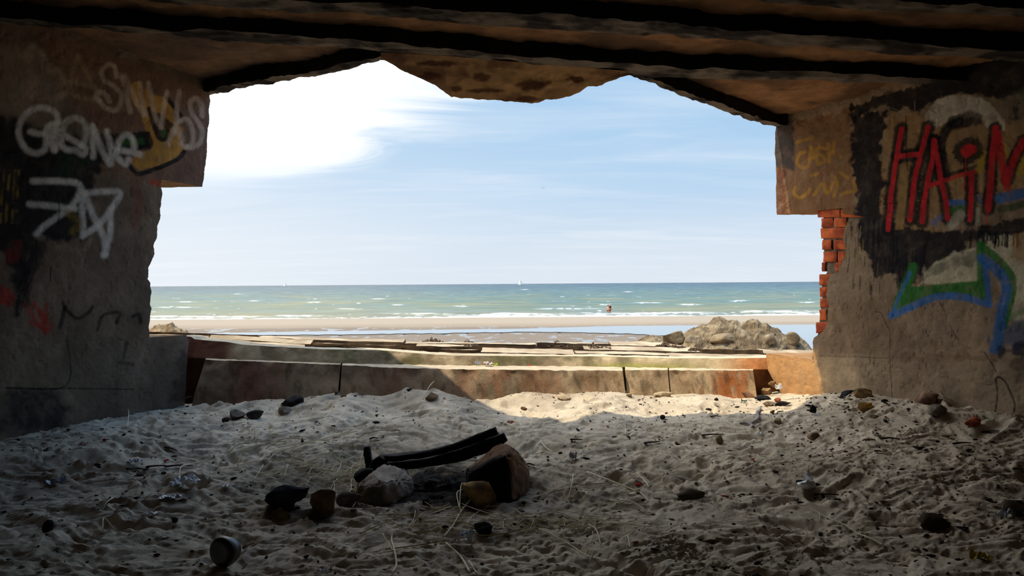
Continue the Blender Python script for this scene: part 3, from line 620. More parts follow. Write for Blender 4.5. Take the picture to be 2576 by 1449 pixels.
def up_col(P, top):
    px, py = proj(P); c = lerp_c(P, (176, 158, 128), (134, 118, 94), 74, 7); q_ = (ss(1300, 1600, px) * .7)[..., None]; c = c * (1 - q_) + q_ * lin((214, 194, 156))  # sunlight on the right part is put into the colour here
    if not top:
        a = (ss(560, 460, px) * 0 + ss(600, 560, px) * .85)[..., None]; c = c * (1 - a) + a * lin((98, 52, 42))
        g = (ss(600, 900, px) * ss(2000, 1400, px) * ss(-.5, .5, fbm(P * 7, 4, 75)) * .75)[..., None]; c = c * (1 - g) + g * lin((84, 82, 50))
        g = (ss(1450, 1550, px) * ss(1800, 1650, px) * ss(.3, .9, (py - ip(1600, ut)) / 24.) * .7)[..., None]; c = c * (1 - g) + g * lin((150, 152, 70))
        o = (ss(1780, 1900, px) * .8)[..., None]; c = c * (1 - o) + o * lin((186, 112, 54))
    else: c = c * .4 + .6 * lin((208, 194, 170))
    return c
mb = MB(); mb.grid(Tp, False, up_col(Tp, True)); mb.grid(Dn, False, up_col(Dn, False)); mb.grid(Dn2, False, up_col(Dn2, False) * .3)  # lowest face colour darkened to stand in for shade in the gap
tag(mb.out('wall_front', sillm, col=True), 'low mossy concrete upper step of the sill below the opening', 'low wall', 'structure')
# ------------------------------------------------------------------ platform slabs outside
zo = (CZ - .548, -.052, 0.)
slabm = mat('sun bleached concrete slab', attr=True, var=.14, scale=8, bump=.6, bscale=30, bdist=.008, rough=.95, spec=.08)
def slabcol(P, s_):
    return lerp_c(P, (186, 170, 146), (158, 142, 120), s_, 5)
rr = random.Random(5)
Yrows = [(.0, .16, -.004), (.19, .33, .014), (.35, .50, -.012), (.53, .64, .018), (.665, .8, -.006), (.83, 1., .022)]
def Yin(x): return np.interp(x, Ft[:, 0], Ft[:, 1]) + .17
def Yout(x): return 6.98 + .44 * x
names = ['first row beyond the sill', 'second row beyond the sill', 'third row beyond the sill', 'fourth row beyond the sill', 'fifth row beyond the sill', 'outermost row above the beach']
ordn = ['leftmost', 'second from left', 'third from left', 'fourth from left', 'fifth from left', 'sixth from left', 'seventh from left', 'eighth from left']
for ri, (y0, y1, dz) in enumerate(Yrows):
    x = -2.9 + rr.uniform(0, .3); k = 0
    while x < 2.9:
        L = rr.uniform(.6, 1.25); xe = min(x + L, 3.15); nx = int((xe - x) / .02) + 2; ny = 14
        X, Y = np.meshgrid(np.linspace(x, xe - .012, nx), np.linspace(0, 1, ny))
        f0 = .018 * fbm(np.stack([X[0] * 6, X[0] * 0 + ri, X[0] * 0], -1), 4, ri); f1 = .018 * fbm(np.stack([X[0] * 6, X[0] * 0 + ri, X[0] * 0], -1), 4, ri + 9)
        t = np.linspace(0, 1, ny)[:, None]; Y = Yin(X) + (Yout(X) - Yin(X)) * (y0 + (y1 - y0) * Y) + f0 * (1 - t) + f1 * t
        zz = zo[0] + zo[1] * X + dz + rr.uniform(-.008, .008) + rr.uniform(-.03, .03) * (t - .5) + .004 * fbm(np.stack([X * 9, Y * 9, X * 0], -1), 4, ri)
        # the slabs climb a little towards the left
        zz = zz + .03 * ss(-1.2, -2.6, X)
        Tq = np.stack([X, Y, zz], -1); mb = MB(); mb.grid(Tq, False, slabcol(Tq, ri)); dn = np.linspace(0, 1, 5)[:, None, None]
        for E, fl in ((Tq[0], True), (Tq[-1], False), (Tq[:, 0], False), (Tq[:, -1], True)):
            S = E[None] + dn * np.array([0, 0, -.07]); S = S + .005 * fbm(S * 20, 3, 4)[..., None] * (dn > 0) * np.array([1, 1, 0.]); mb.grid(S, fl, lerp_c(S, (120, 100, 78), (84, 70, 56), 3, 8))
        tag(mb.out('concrete_slab', slabm, col=True), f'flat pale concrete slab, {ordn[k]} in the {names[ri]}', 'concrete slab', None, 'broken slabs of the platform outside')
        x = xe; k += 1
# ground: platform bed, bank and beach out to the water
def bed_z(X, Y):
    z0 = zo[0] + zo[1] * np.clip(X, -4, 4) - .035
    z1 = CZ - 4.86
    yo = 6.98 + .44 * np.clip(X, -3, 3); t = np.clip((Y - yo) / 9, 0, 1); t = t * (2 - t); return z0 * (1 - t) + z1 * t
ys = np.concatenate([np.linspace(5.6, 8.5, 60), np.linspace(8.6, 16, 30), np.geomspace(17, 119, 160)])
an = np.concatenate([np.linspace(-9, -.85, 14), np.linspace(-.82, .82, 420), np.linspace(.85, 9, 14)])
Y = np.broadcast_to(ys[:, None], (len(ys), len(an))); X = Y * an[None]; Y = np.maximum(Y, Yin(X) + .03)
Z = bed_z(X, Y) + .01 * fbm(np.stack([X, Y, X * 0], -1) * 3, 3, 81) * ss(14, 8, Y) - .35 * ss(111, 119, Y)
Z = Z + .18 * np.exp(-((Y - 97) / 10) ** 2)
P = np.stack([X, Y, Z], -1)
c = lerp_c(P, (170, 154, 130), (150, 134, 112), 82, 2) * ss(40, 12, Y)[..., None] + lin((146, 135, 120)) * (1 - ss(40, 12, Y)[..., None])
mb = MB(); mb.grid(P, False, c)
def beachmat():
    m, nt, b = newmat('tidal beach sand')
    a = nt.nodes.new('ShaderNodeAttribute'); a.attribute_name = 'Col'
    g = nt.nodes.new('ShaderNodeNewGeometry'); sp = nt.nodes.new('ShaderNodeSeparateXYZ'); nt.links.new(g.outputs['Position'], sp.inputs[0])
    wob = noise_node(nt, 1., 4, .6, vec=g.outputs['Position'], stretch=(.08, .3, 1))
    yy = nt.nodes.new('ShaderNodeMath'); yy.operation = 'MULTIPLY_ADD'; nt.links.new(wob.outputs['Fac'], yy.inputs[0]); yy.inputs[1].default_value = 7.; nt.links.new(sp.outputs['Y'], yy.inputs[2])
    wet = mapr(nt, yy.outputs[0], 88, 92, 1., 0.); far = mapr(nt, sp.outputs['Y'], 22, 30, 0., 1.)
    mul = nt.nodes.new('ShaderNodeMath'); mul.operation = 'MULTIPLY'; nt.links.new(wet, mul.inputs[0]); nt.links.new(far, mul.inputs[1])
    c1 = mixc(nt, mul.outputs[0], a.outputs['Color'], rgba((118, 110, 100)))
    n = noise_node(nt, 1., 5, .55, vec=g.outputs['Position'], stretch=(.75, .33, 1)); pud = mapr(nt, n.outputs['Fac'], .565, .59, 0., 1.)
    m2 = nt.nodes.new('ShaderNodeMath'); m2.operation = 'MULTIPLY'; nt.links.new(pud, m2.inputs[0]); nt.links.new(mul.outputs[0], m2.inputs[1])
    rim = mapr(nt, yy.outputs[0], 93, 97, 1., 0.); c2 = mixc(nt, rim, c1, mixc(nt, .25, c1, rgba((100, 78, 58))))
    nt.links.new(c2, b.inputs['Base Color'])
    r = mapr(nt, m2.outputs[0], 0, 1, .8, .06); nt.links.new(r, b.inputs['Roughness'])
    s_ = mapr(nt, m2.outputs[0], 0, 1, .1, .6); nt.links.new(s_, b.inputs['Specular IOR Level'])
    return m
tag(mb.out('beach', beachmat(), col=True, origin=False), 'wide tidal sand beach with wet ripples and a dry bar by the water', 'beach', 'structure')
# tidal channel
te = [(300, 841), (480, 838.5), (900, 832), (1300, 827), (1560, 819.5), (1730, 817), (1940, 808), (2100, 801.5), (2600, 800)]
be = [(300, 845), (480, 843.5), (800, 842), (1100, 838.5), (1300, 835), (1450, 836), (1600, 840), (1700, 846), (1900, 868), (2100, 905), (2600, 935)]
xs_ = np.arange(300, 2601, 5.); zc = (CZ - 4.80, 0, 0)
A_ = np.array([onplane(x, ip(x, te), *zc) for x in xs_]); B_ = np.array([onplane(x, ip(x, be) + .8 * float(vn(np.array([x * .05, 0, 0]))), *zc) for x in xs_])
t = np.linspace(0, 1, 40)[:, None, None]; G = B_[None] * (1 - t) + A_[None] * t
def water(name, col, bump, stretch, rough=.12, attr=False, spec=.5, bd=.05):
    m, nt, b = newmat(name)
    if attr:
        a = nt.nodes.new('ShaderNodeAttribute'); a.attribute_name = 'Col'; nt.links.new(a.outputs['Color'], b.inputs['Base Color'])
    else: b.inputs['Base Color'].default_value = rgba(col)
    b.inputs['Roughness'].default_value = rough; b.inputs['Specular IOR Level'].default_value = spec; b.inputs['IOR'].default_value = 1.33
    g = nt.nodes.new('ShaderNodeNewGeometry'); n = noise_node(nt, 1., 6, .6, vec=g.outputs['Position'], stretch=stretch)
    bp = nt.nodes.new('ShaderNodeBump'); bp.inputs['Strength'].default_value = bump; bp.inputs['Distance'].default_value = bd
    nt.links.new(n.outputs['Fac'], bp.inputs['Height']); nt.links.new(bp.outputs[0], b.inputs['Normal']); return m
mb = MB(); mb.grid(G, False)
tag(mb.out('tidal_channel_water', water('channel water', (120, 132, 140), .25, (1.5, 1.2, 1), .08, bd=.03), origin=False), 'shallow blue channel of tidal water lying across the beach before the sand bar', 'water', 'structure')
# ------------------------------------------------------------------ sea
zs = CZ - 4.9
py_ = np.concatenate([np.arange(87.5, 26, -.42), np.arange(26, 2.4, -.3)]); ys = np.concatenate([4.9 * F / py_, [6000, 9000, 14000]])
an = np.concatenate([np.linspace(-9, -.85, 14), np.linspace(-.82, .82, 900), np.linspace(.85, 9, 14)])
Y = np.broadcast_to(ys[:, None], (len(ys), len(an))).copy(); X = Y * an[None]
fade = ss(700, 180, Y); p = np.stack([X / 9, Y / 4.2, X * 0], -1)
nz = fbm(p, 4, 91); sw = np.abs(fbm(np.stack([X / 26, Y / 9, X * 0], -1), 3, 92))
Z = zs + (.10 * nz + .16 * (1 - 2 * sw)) * fade * ss(109, 125, Y) - .02
P = np.stack([X, Y, Z], -1)
lY = np.log(Y)
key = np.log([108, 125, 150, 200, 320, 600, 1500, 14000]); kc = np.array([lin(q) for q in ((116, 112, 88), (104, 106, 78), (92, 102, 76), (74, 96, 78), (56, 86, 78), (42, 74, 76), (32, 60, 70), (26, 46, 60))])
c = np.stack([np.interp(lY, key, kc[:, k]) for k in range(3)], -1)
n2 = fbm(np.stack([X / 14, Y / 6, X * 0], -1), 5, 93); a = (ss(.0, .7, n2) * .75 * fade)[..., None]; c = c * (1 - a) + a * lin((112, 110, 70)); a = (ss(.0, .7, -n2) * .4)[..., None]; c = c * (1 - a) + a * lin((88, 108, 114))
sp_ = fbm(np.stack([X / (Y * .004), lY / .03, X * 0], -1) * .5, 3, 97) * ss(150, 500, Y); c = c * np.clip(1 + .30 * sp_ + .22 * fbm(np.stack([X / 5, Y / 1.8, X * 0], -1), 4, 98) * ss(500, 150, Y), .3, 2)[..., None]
px, py = proj(P)
fn = fbm(np.stack([X * 1.3, Y * .5, X * 0], -1), 4, 94); fl = fbm(np.stack([X / 16, X * 0, X * 0], -1), 3, 95)
foam = ss(117.5 + 3.2 * fl, 114 + 3.2 * fl, Y + 3.2 * fn) * ss(-.9, -.2, fn + .5) + .85 * np.exp(-((Y - 122 - 4 * fl) / 1.1) ** 2) * ss(-.1, .35, fn + fl * .6)
caps = [(420, 796, 60, 1.6), (560, 797, 70, 1.6), (445, 773, 35, 1.1), (790, 760, 12, 1), (640, 757, 10, .8), (1735, 766, 20, 1.5), (1895, 782.5, 22, 1.6), (1995, 783, 50, 2.2), (2010, 792, 60, 1.6), (1350, 790, 60, 1.3), (1600, 789, 80, 1.5), (1250, 791, 50, 1.4), (1630, 762, 26, 1), (1060, 790, 55, 1.3), (740, 795, 50, 1.4), (1520, 766, 10, .8), (950, 752, 14, .8), (1160, 771, 14, .8), (1860, 757, 16, .8), (1430, 776, 60, .9), (880, 778, 24, .8), (470, 760, 16, .8), (1700, 787, 70, 1.2), (1320, 728, 8, .6), (1580, 735, 8, .6), (1000, 768, 12, .8), (600, 740, 9, .6), (2030, 762, 14, 1)]
for x, y, rx, ry in caps:
    foam = foam + 1.3 * np.exp(-((px - x) / rx) ** 2 - ((py - y - 1.2 * fl) / ry) ** 2) * ss(-.35, .3, fn + .2)
rc = fbm(np.stack([X / (Y * .011), lY / .035, X * 0], -1), 3, 96); foam = foam + .7 * ss(.95, 1.2, rc) * ss(900, 200, Y) * ss(-.2, .2, fn)
a = np.clip(foam, 0, 1)[..., None]; c = c * (1 - a) + a * lin((240, 242, 242))
Z += .06 * np.clip(foam, 0, 1) * fade; P[..., 2] = Z
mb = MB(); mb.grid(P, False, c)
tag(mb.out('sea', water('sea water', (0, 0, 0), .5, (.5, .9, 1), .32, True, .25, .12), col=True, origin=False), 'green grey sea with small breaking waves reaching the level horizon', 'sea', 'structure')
# ------------------------------------------------------------------ stones
_ico = {}
def ico(n):
    if n not in _ico:
        bm = bmesh.new(); bmesh.ops.create_icosphere(bm, subdivisions=n, radius=1.)
        _ico[n] = (np.array([v.co[:] for v in bm.verts]), np.array([[v.index for v in f.verts] for f in bm.faces])); bm.free()
    return _ico[n]
stonem = mat('stone', attr=True, var=.35, scale=22, bump=1., bscale=55, bdist=.012, rough=.9, spec=.15)
def stone_shape(size, seed, ncut=8, sub=3, rough_=.05, freq=3.):
    V, Fq = ico(sub); V = V.copy(); r = np.random.RandomState(seed)
    for k in range(ncut):
        n = r.normal(size=3); n /= np.linalg.norm(n); d = r.uniform(.36, .76); q = V @ n - d; V -= np.maximum(q, 0)[:, None] * n
    V -= (V.max(0) + V.min(0)) / 2; V /= (V.max(0) - V.min(0))
    V = V + V / (np.linalg.norm(V, axis=1)[:, None] + 1e-6) * (rough_ * fbm(V * freq + seed, 4, seed))[:, None]
    return V * np.array(size), Fq
def stone(name, label, cat, cx, by, w, h, c1, c2, seed, ncut=8, dep=.9, sink=.15, group=None, m=None, sub=3, rz=0., rough_=.05, Yw=None, tilt=0.):
    p = hit(cx, by, False) if Yw is None else at(cx, by, Yw); s = p[1] / F; hh = h * s / (1 - sink)
    V, Fq = stone_shape((w * s, dep * w * s, hh), seed, ncut, sub, rough_)
    ca, sa = math.cos(rz), math.sin(rz); R = np.array([[ca, -sa, 0], [sa, ca, 0], [0, 0, 1]]); V = V @ R.T
    if tilt:
        ca, sa = math.cos(tilt), math.sin(tilt); V = V @ np.array([[ca, 0, -sa], [0, 1, 0], [sa, 0, ca]]).T
    V = V + p + np.array([0, dep * w * s * .4, -V[:, 2].min() - sink * hh])
    if Yw is None:
        g = float(sand_z(V[:, 0].mean(), V[:, 1].mean())); V[:, 2] += max(min(g - sink * hh * .7 - V[:, 2].min(), .5 * hh), -.3 * hh) * .6
    c = lerp_c(V, c1, c2, seed, 2.2 / max(w * s, .01))
    return tag(mk(name, V, Fq, m or stonem, c, smooth=w > 40 or ncut < 4), label, cat, None, group)
def hull_rock(name, label, cat, pts, colf, seed, amp=.006, cuts=9):
    bm = bmesh.new(); [bm.verts.new(tuple(at(*p))) for p in pts]
    r = bmesh.ops.convex_hull(bm, input=bm.verts[:])
    bmesh.ops.delete(bm, geom=[v for v in bm.verts if not v.link_faces], context='VERTS')
    bmesh.ops.bevel(bm, geom=bm.edges[:], offset=.007, segments=2, affect='EDGES', clamp_overlap=True)
    bmesh.ops.triangulate(bm, faces=bm.faces[:])
    for _ in range(3):
        bmesh.ops.subdivide_edges(bm, edges=[e for e in bm.edges if e.calc_length() > .012], cuts=1, use_grid_fill=True); bmesh.ops.triangulate(bm, faces=bm.faces[:])
    bmesh.ops.recalc_face_normals(bm, faces=bm.faces[:]); bm.normal_update()
    V = np.array([v.co[:] for v in bm.verts]); N = np.array([v.normal[:] for v in bm.verts]); bm.verts.index_update(); Fq = np.array([[v.index for v in f.verts] for f in bm.faces]); bm.free()
    V = V + N * (amp * 1.8 * fbm(V * 9, 3, seed) + amp * fbm(V * 34, 4, seed + 1))[:, None]
    return tag(mk(name, V, Fq, stonem, colf(V)), label, cat)
def big_c(V):
    px, py = proj(V); c = lerp_c(V, (150, 116, 84), (112, 84, 60), 5, 10)
    ridge = np.interp(px, [1160, 1200, 1262, 1276, 1290, 1296], [1182, 1168, 1138, 1150, 1200, 1262])
    k = ss(-4, 6, py - ridge + 5 * fbm(V * 30, 3, 2)) * ss(1296, 1282, px + 5 * fbm(V * 20, 3, 3)); k = (k * .95)[..., None]
    return c * (1 - k) + k * lin((20, 19, 19))
hull_rock('fire_ring_stone', 'big angular brown rock blackened by soot, at the right of the fire', 'rock',
          [(1172, 1258, 3.60), (1290, 1268, 3.56), (1316, 1248, 3.68), (1334, 1234, 3.85), (1334, 1184, 3.9), (1320, 1160, 3.9), (1292, 1120, 3.88), (1262, 1116, 3.8), (1168, 1180, 3.7), (1276, 1146, 3.62), (1188, 1190, 3.6), (1200, 1162, 3.95), (1290, 1132, 4.02), (1322, 1224, 4.02), (1180, 1244, 3.95)], big_c, 3)
def left_c(V):
    px, py = proj(V); c = lerp_c(V, (170, 160, 148), (118, 110, 102), 6, 8)
    k = (ss(1205, 1232, py + 6 * fbm(V * 18, 3, 4)) * ss(985, 960, px) * .7)[..., None]
    return c * (1 - k) + k * lin((80, 76, 44))
hull_rock('fire_ring_stone', 'large rounded grey boulder at the near left of the fire', 'rock',
          [(897, 1228, 3.62), (900, 1274, 3.57), (966, 1284, 3.5), (1000, 1270, 3.58), (1034, 1244, 3.7), (1040, 1212, 3.78), (1022, 1180, 3.85), (975, 1167, 3.85), (935, 1190, 3.72), (956, 1218, 3.55), (1004, 1205, 3.62), (940, 1190, 3.97), (1020, 1200, 4.0), (1030, 1240, 3.98), (910, 1250, 3.9)], left_c, 9, .008)
S_ = stone
S_('fire_ring_stone', 'black lumpy burnt rock, outermost at the left of the fire', 'rock', 710, 1297, 114, 64, (54, 58, 70), (24, 24, 28), 11, 14, .7, .12, sub=4, rough_=.09)
S_('fire_ring_stone', 'flat-topped brown block between the black rock and a small grey stone', 'rock', 807, 1303, 62, 60, (132, 100, 66), (88, 66, 44), 12, 10, .9, .1, rz=.3)
S_('fire_ring_stone', 'small rounded grey stone leaning on the large grey boulder', 'rock', 871, 1283, 56, 42, (128, 120, 114), (92, 86, 82), 13, 3, .9, .12)
S_('fire_ring_stone', 'ochre angular stone before the big sooty rock', 'rock', 1202, 1279, 88, 62, (168, 138, 92), (118, 94, 58), 118, 6, .8, .1, rz=.2, sub=4)
S_('stone_flake', 'small mustard stone flake in front of the black rock', 'stone', 708, 1316, 46, 34, (126, 112, 56), (90, 80, 40), 15, 6, .4, .1)
S_('charred_stone', 'black stone hidden behind the large grey boulder', 'rock', 918, 1232, 62, 46, (40, 38, 38), (22, 22, 22), 16, 8, .9, .1)
S_('yellow_stone', 'yellow-brown stone standing alone near the right wall', 'stone', 2186, 1034, 40, 24, (206, 160, 72), (134, 104, 58), 21, 9, .9, .08)
S_('brick_fragment', 'orange-red piece of brick on the sand by the right wall', 'brick piece', 2455, 1078, 44, 20, (186, 96, 62), (140, 70, 48), 22, 7, .9, .1)
S_('grey_stone', 'pale grey knobbly stone between the orange brick piece and the yellow stone', 'stone', 2368, 1054, 54, 26, (168, 158, 144), (112, 100, 88), 23, 10, .8, .15)
S_('half_buried_rock', 'sand-dusted reddish rock half buried against the right wall, under a thin wire', 'rock', 2342, 1016, 66, 30, (164, 132, 112), (112, 84, 68), 24, 8, .8, .3)
S_('brown_stone', 'dull brown stone with sand on it, behind the yellow stone', 'stone', 2176, 1002, 52, 20, (142, 116, 74), (92, 76, 54), 25, 8, .9, .2)
S_('slate_piece', 'flat black slate lying slanted below the sunlit end of the right wall', 'slate', 2131, 1002, 44, 13, (58, 60, 66), (36, 36, 40), 26, 6, .5, .05, tilt=.35)
S_('pebble', 'round standing tan pebble in the middle of the right-hand sand', 'pebble', 1812, 1114, 20, 21, (158, 142, 112), (120, 106, 84), 27, 2, .8, .1)
S_('sand_crusted_stone', 'pale brown oval stone below the yellow stone', 'stone', 2203, 1052, 22, 9, (160, 138, 112), (110, 92, 76), 28, 3, .8, .15)
S_('sand_crusted_stone', 'small pale pointed stone left of the grey driftwood stick', 'stone', 1959, 1066, 20, 12, (176, 156, 124), (130, 112, 90), 29, 7, .8, .15)
S_('charcoal_lump', 'black pebble-shaped lump just inside the edge of the sunlight', 'charcoal', 1668, 1053, 14, 11, (40, 42, 48), (26, 26, 28), 30, 3, .8, .1)
S_('charcoal_lump', 'upright black splinter beside a small white scrap near the right wall', 'charcoal', 2047, 1040, 18, 20, (34, 34, 38), (20, 20, 22), 31, 7, .5, .08)
S_('boulder', 'dark sand-dusted boulder at the right edge of the picture', 'rock', 2562, 1298, 60, 34, (124, 108, 90), (80, 68, 58), 32, 8, .9, .2)
S_('charred_lump', 'low dark burnt lump with an orange fleck in the lower right sand', 'charcoal', 2356, 1340, 72, 32, (70, 58, 46), (34, 30, 26), 33, 9, .8, .25, rough_=.12)
S_('grey_stone', 'blunt dark grey stone near the left wall, beside a brown slab of rubble', 'stone', 592, 1056, 46, 22, (112, 102, 92), (74, 66, 60), 34, 6, .9, .15)
S_('dark_rubble', 'brown-black chunk of rubble right of the blunt grey stone', 'rubble', 636, 1054, 40, 18, (74, 62, 54), (46, 40, 38), 35, 9, .9, .15)
S_('dark_rubble', 'small dark chunk in front of the blunt grey stone', 'rubble', 566, 1062, 20, 13, (66, 60, 56), (42, 40, 38), 36, 7, .9, .15)
S_('grey_stone', 'smooth pale stone at the foot of the shaded sill block', 'stone', 712, 1042, 34, 14, (142, 132, 118), (104, 96, 86), 37, 3, .8, .2)
S_('dark_rubble', 'dark lump of seaweed and rubble at the foot of the sill, behind the smooth pale stone', 'rubble', 732, 1022, 60, 18, (60, 56, 52), (36, 34, 34), 38, 12, .7, .25, rough_=.14)
S_('dark_rubble', 'dark lump added to stand in for shade in the gap between the left wall and the sill', 'rubble', 475, 1020, 34, 22, (56, 48, 42), (34, 30, 28), 57, 9, .9, .2, Yw=5.24)  # added lump, covers sunlit sand so the gap reads dark
S_('brown_stone', 'brown stone on the tip of the sunlit sand in front of the sill', 'stone', 1086, 1006, 34, 18, (160, 138, 112), (120, 100, 80), 39, 9, .8, .15)
S_('brown_stone', 'small dark stone on the shadow edge of the sunlit sand', 'stone', 1318, 1036, 16, 8, (120, 92, 68), (84, 66, 52), 40, 6, .8, .15)
S_('pale_stone', 'pale angular stone with a dark side, lying alone in the sunlit sand', 'stone', 1583, 1001, 16, 9, (200, 180, 150), (150, 128, 104), 41, 6, .8, .1)
S_('sand_clod', 'crumbling clod of sand in the middle of the sunlit strip', 'sand clod', 1420, 1008, 36, 14, (206, 186, 156), (176, 156, 130), 42, 10, .8, .25, rough_=.14)
S_('sand_clod', 'row of crumbled sand clods at the foot of the pale sill block', 'sand clod', 1672, 1000, 52, 12, (206, 186, 156), (176, 156, 130), 43, 12, .5, .25, rough_=.16)
S_('pale_stone', 'pale brown stone wedged in the dark hole by the right wall', 'stone', 1944, 973, 22, 15, (190, 156, 112), (132, 104, 76), 44, 8, .8, .1, Yw=5.9)
S_('rubble_piece', 'pinkish brown rubble piece leaning at the rusty end of the sill', 'rubble', 1884, 1004, 34, 13, (164, 130, 104), (116, 90, 72), 45, 7, .6, .1, tilt=-.3)
S_('rubble_piece', 'sandy rounded rubble piece at the mouth of the dark hole', 'rubble', 1932, 996, 30, 16, (186, 152, 112), (134, 106, 80), 46, 9, .8, .15)
S_('slate_piece', 'flat black slate in front of the dark hole by the right wall', 'slate', 1924, 1009, 46, 11, (52, 54, 60), (32, 34, 38), 47, 5, .5, .1)
S_('slate_piece', 'dark slate slab lying flat below the reddish brick crumb', 'slate', 1974, 1022, 42, 12, (58, 56, 58), (36, 34, 36), 48, 6, .6, .1, tilt=.15)
S_('brick_fragment', 'reddish brick crumb between two dark slates near the hole', 'brick piece', 1958, 1014, 16, 11, (178, 100, 72), (130, 74, 56), 49, 6, .8, .1)
S_('rubble_piece', 'light grey rubble piece left of the reddish brick crumb', 'rubble', 1937, 1024, 30, 13, (158, 142, 120), (110, 98, 84), 50, 9, .8, .15)
S_('sand_crusted_stone', 'small brown stone right of the driftwood stick, upright', 'stone', 1944, 1044, 12, 11, (140, 108, 82), (96, 76, 60), 51, 6, .8, .12)
S_('sand_crusted_stone', 'rounded sandy stone in the sand mound, middle of the right-hand floor', 'stone', 2052, 1106, 34, 14, (160, 140, 114), (118, 102, 84), 52, 3, .8, .3)
S_('charred_lump', 'black lump in the dark sand below the clear plastic scrap', 'charcoal', 1216, 1350, 46, 26, (44, 42, 42), (24, 24, 24), 53, 10, .8, .2, rough_=.12)
S_('charred_lump', 'round black lump at the lower left, level with the black fire rock', 'charcoal', 112, 1340, 34, 28, (40, 38, 38), (24, 22, 22), 54, 5, .8, .15)
S_('charcoal_lump', 'black stub of charcoal left of the amber jar', 'charcoal', 436, 1322, 18, 14, (30, 30, 30), (18, 18, 18), 55, 7, .8, .1)
S_('half_buried_rock', 'low buried ledge of rock in the middle of the right-hand sand', 'rock', 1742, 1256, 76, 22, (96, 84, 70), (60, 54, 46), 56, 9, .6, .35)
rr = random.Random(21)
for k in range(14):
    x, y = rr.uniform(1045, 1190), rr.uniform(1222, 1282)
    S_('charcoal_piece', 'small black charcoal piece in the ash bed of the fire', 'charcoal', x, y, rr.uniform(9, 22), rr.uniform(6, 12), (40, 40, 44), (18, 18, 20), 300 + k, 8, .8, .1, group='charcoal in the ash bed', sub=2)
# mussel shell: two curved valves
shellm = mat('mussel shell', (46, 50, 66), var=.4, scale=60, rough=.28, bump=.2, spec=.6)
def shell(name, label, cx, by, L, col=None):
    p = hit(cx, by, False); s = p[1] / F; root = empty(name, p, label, 'shell')
    for sg, nm in ((1, 'upper_valve'), (-1, 'lower_valve')):
        V, Fq = ico(3); V = V.copy(); t = V[:, 0]; w = np.sqrt(np.clip(1 - t * t, 0, 1)) * (1 + .35 * t)
        V = np.stack([t * .5, V[:, 1] * .27 * (1 + .4 * t), np.abs(V[:, 2]) * .17 * sg], 1) * L * s
        a = -.45; V = V @ np.array([[math.cos(a), 0, math.sin(a)], [0, 1, 0], [-math.sin(a), 0, math.cos(a)]]).T
        mk(nm, V + p + np.array([0, 0, .014]), Fq, shellm, parent=root)
shell('mussel_shell', 'shiny blue-black mussel shell at the foot of the big sooty rock', 1290, 1254, 42)
# ------------------------------------------------------------------ burnt boards
charm = mat('charred wood', (30, 27, 26), var=.5, scale=30, stretch=(1, 6, 6), bump=.8, bscale=60, bdist=.006, rough=.75, spec=.25)
def plank(name, label, pts, hp, depth, parent=None):
    C = catmull([at(x, y, Y) for x, y, Y in pts], 10); n = len(C); hh = np.interp(np.linspace(0, 1, n), np.linspace(0, 1, len(hp)), hp) * 3.9 / F
    T = np.gradient(C, axis=0); T /= np.linalg.norm(T, axis=1)[:, None]; D = np.array([.12, 1, 0.]); D /= np.linalg.norm(D)
    U = np.cross(D, T); U *= np.sign(U[:, 2])[:, None]; prof = []
    for a in np.linspace(0, 2 * math.pi, 20, endpoint=False):
        q = max(abs(math.cos(a)), abs(math.sin(a))); prof.append((math.cos(a) / q, math.sin(a) / q))
    R_ = np.stack([C + D * depth * .5 * a + U * (hh * .5 * b)[:, None] for a, b in prof], 1)
    R_ = R_ + .0035 * fbm(R_ * np.array([12, 60, 60.]), 4, len(name))[..., None] * np.array([.3, 1, 1]); R_ = np.concatenate([R_, R_[:, :1]], 1)
    e0 = np.repeat(R_[0].mean(0)[None, None], R_.shape[1], 1); e1 = np.repeat(R_[-1].mean(0)[None, None], R_.shape[1], 1)
    mb = MB(); mb.grid(np.concatenate([e0, R_, e1])); return tag(mb.out(name, charm, parent=parent, smooth=False), label, 'board')
plank('charred_board', 'upper charred board of the fire, with a square-cut notched end pointing up to the right', [(958, 1158, 3.93), (1010, 1154, 3.94), (1080, 1145, 3.95), (1150, 1130, 3.95), (1205, 1110, 3.95), (1252, 1088, 3.95)], (24, 25, 27, 33, 38, 30), .035)
plank('charred_board', 'lower charred board of the fire, with a rounded upper end resting on the big rock', [(975, 1172, 3.86), (1050, 1166, 3.87), (1120, 1154, 3.87), (1180, 1138, 3.87), (1235, 1118, 3.88), (1272, 1098, 3.9)], (17, 21, 26, 30, 33, 24), .03)
plank('charred_stick', 'short charred stick standing upright at the left end of the burnt boards', [(930, 1176, 3.95), (927, 1158, 3.95), (924, 1138, 3.95), (923, 1124, 3.95)], (17, 17, 17, 13), .03)
plank('charred_board', 'short broken charred piece behind the grey boulder', [(938, 1182, 3.9), (950, 1166, 3.9), (962, 1150, 3.9)], (24, 30, 16), .04)
plank('charred_board', 'thin charred splinter lying behind the two long burnt boards', [(990, 1145, 4.15), (1030, 1142, 4.15), (1068, 1144, 4.15)], (7, 9, 6), .04)
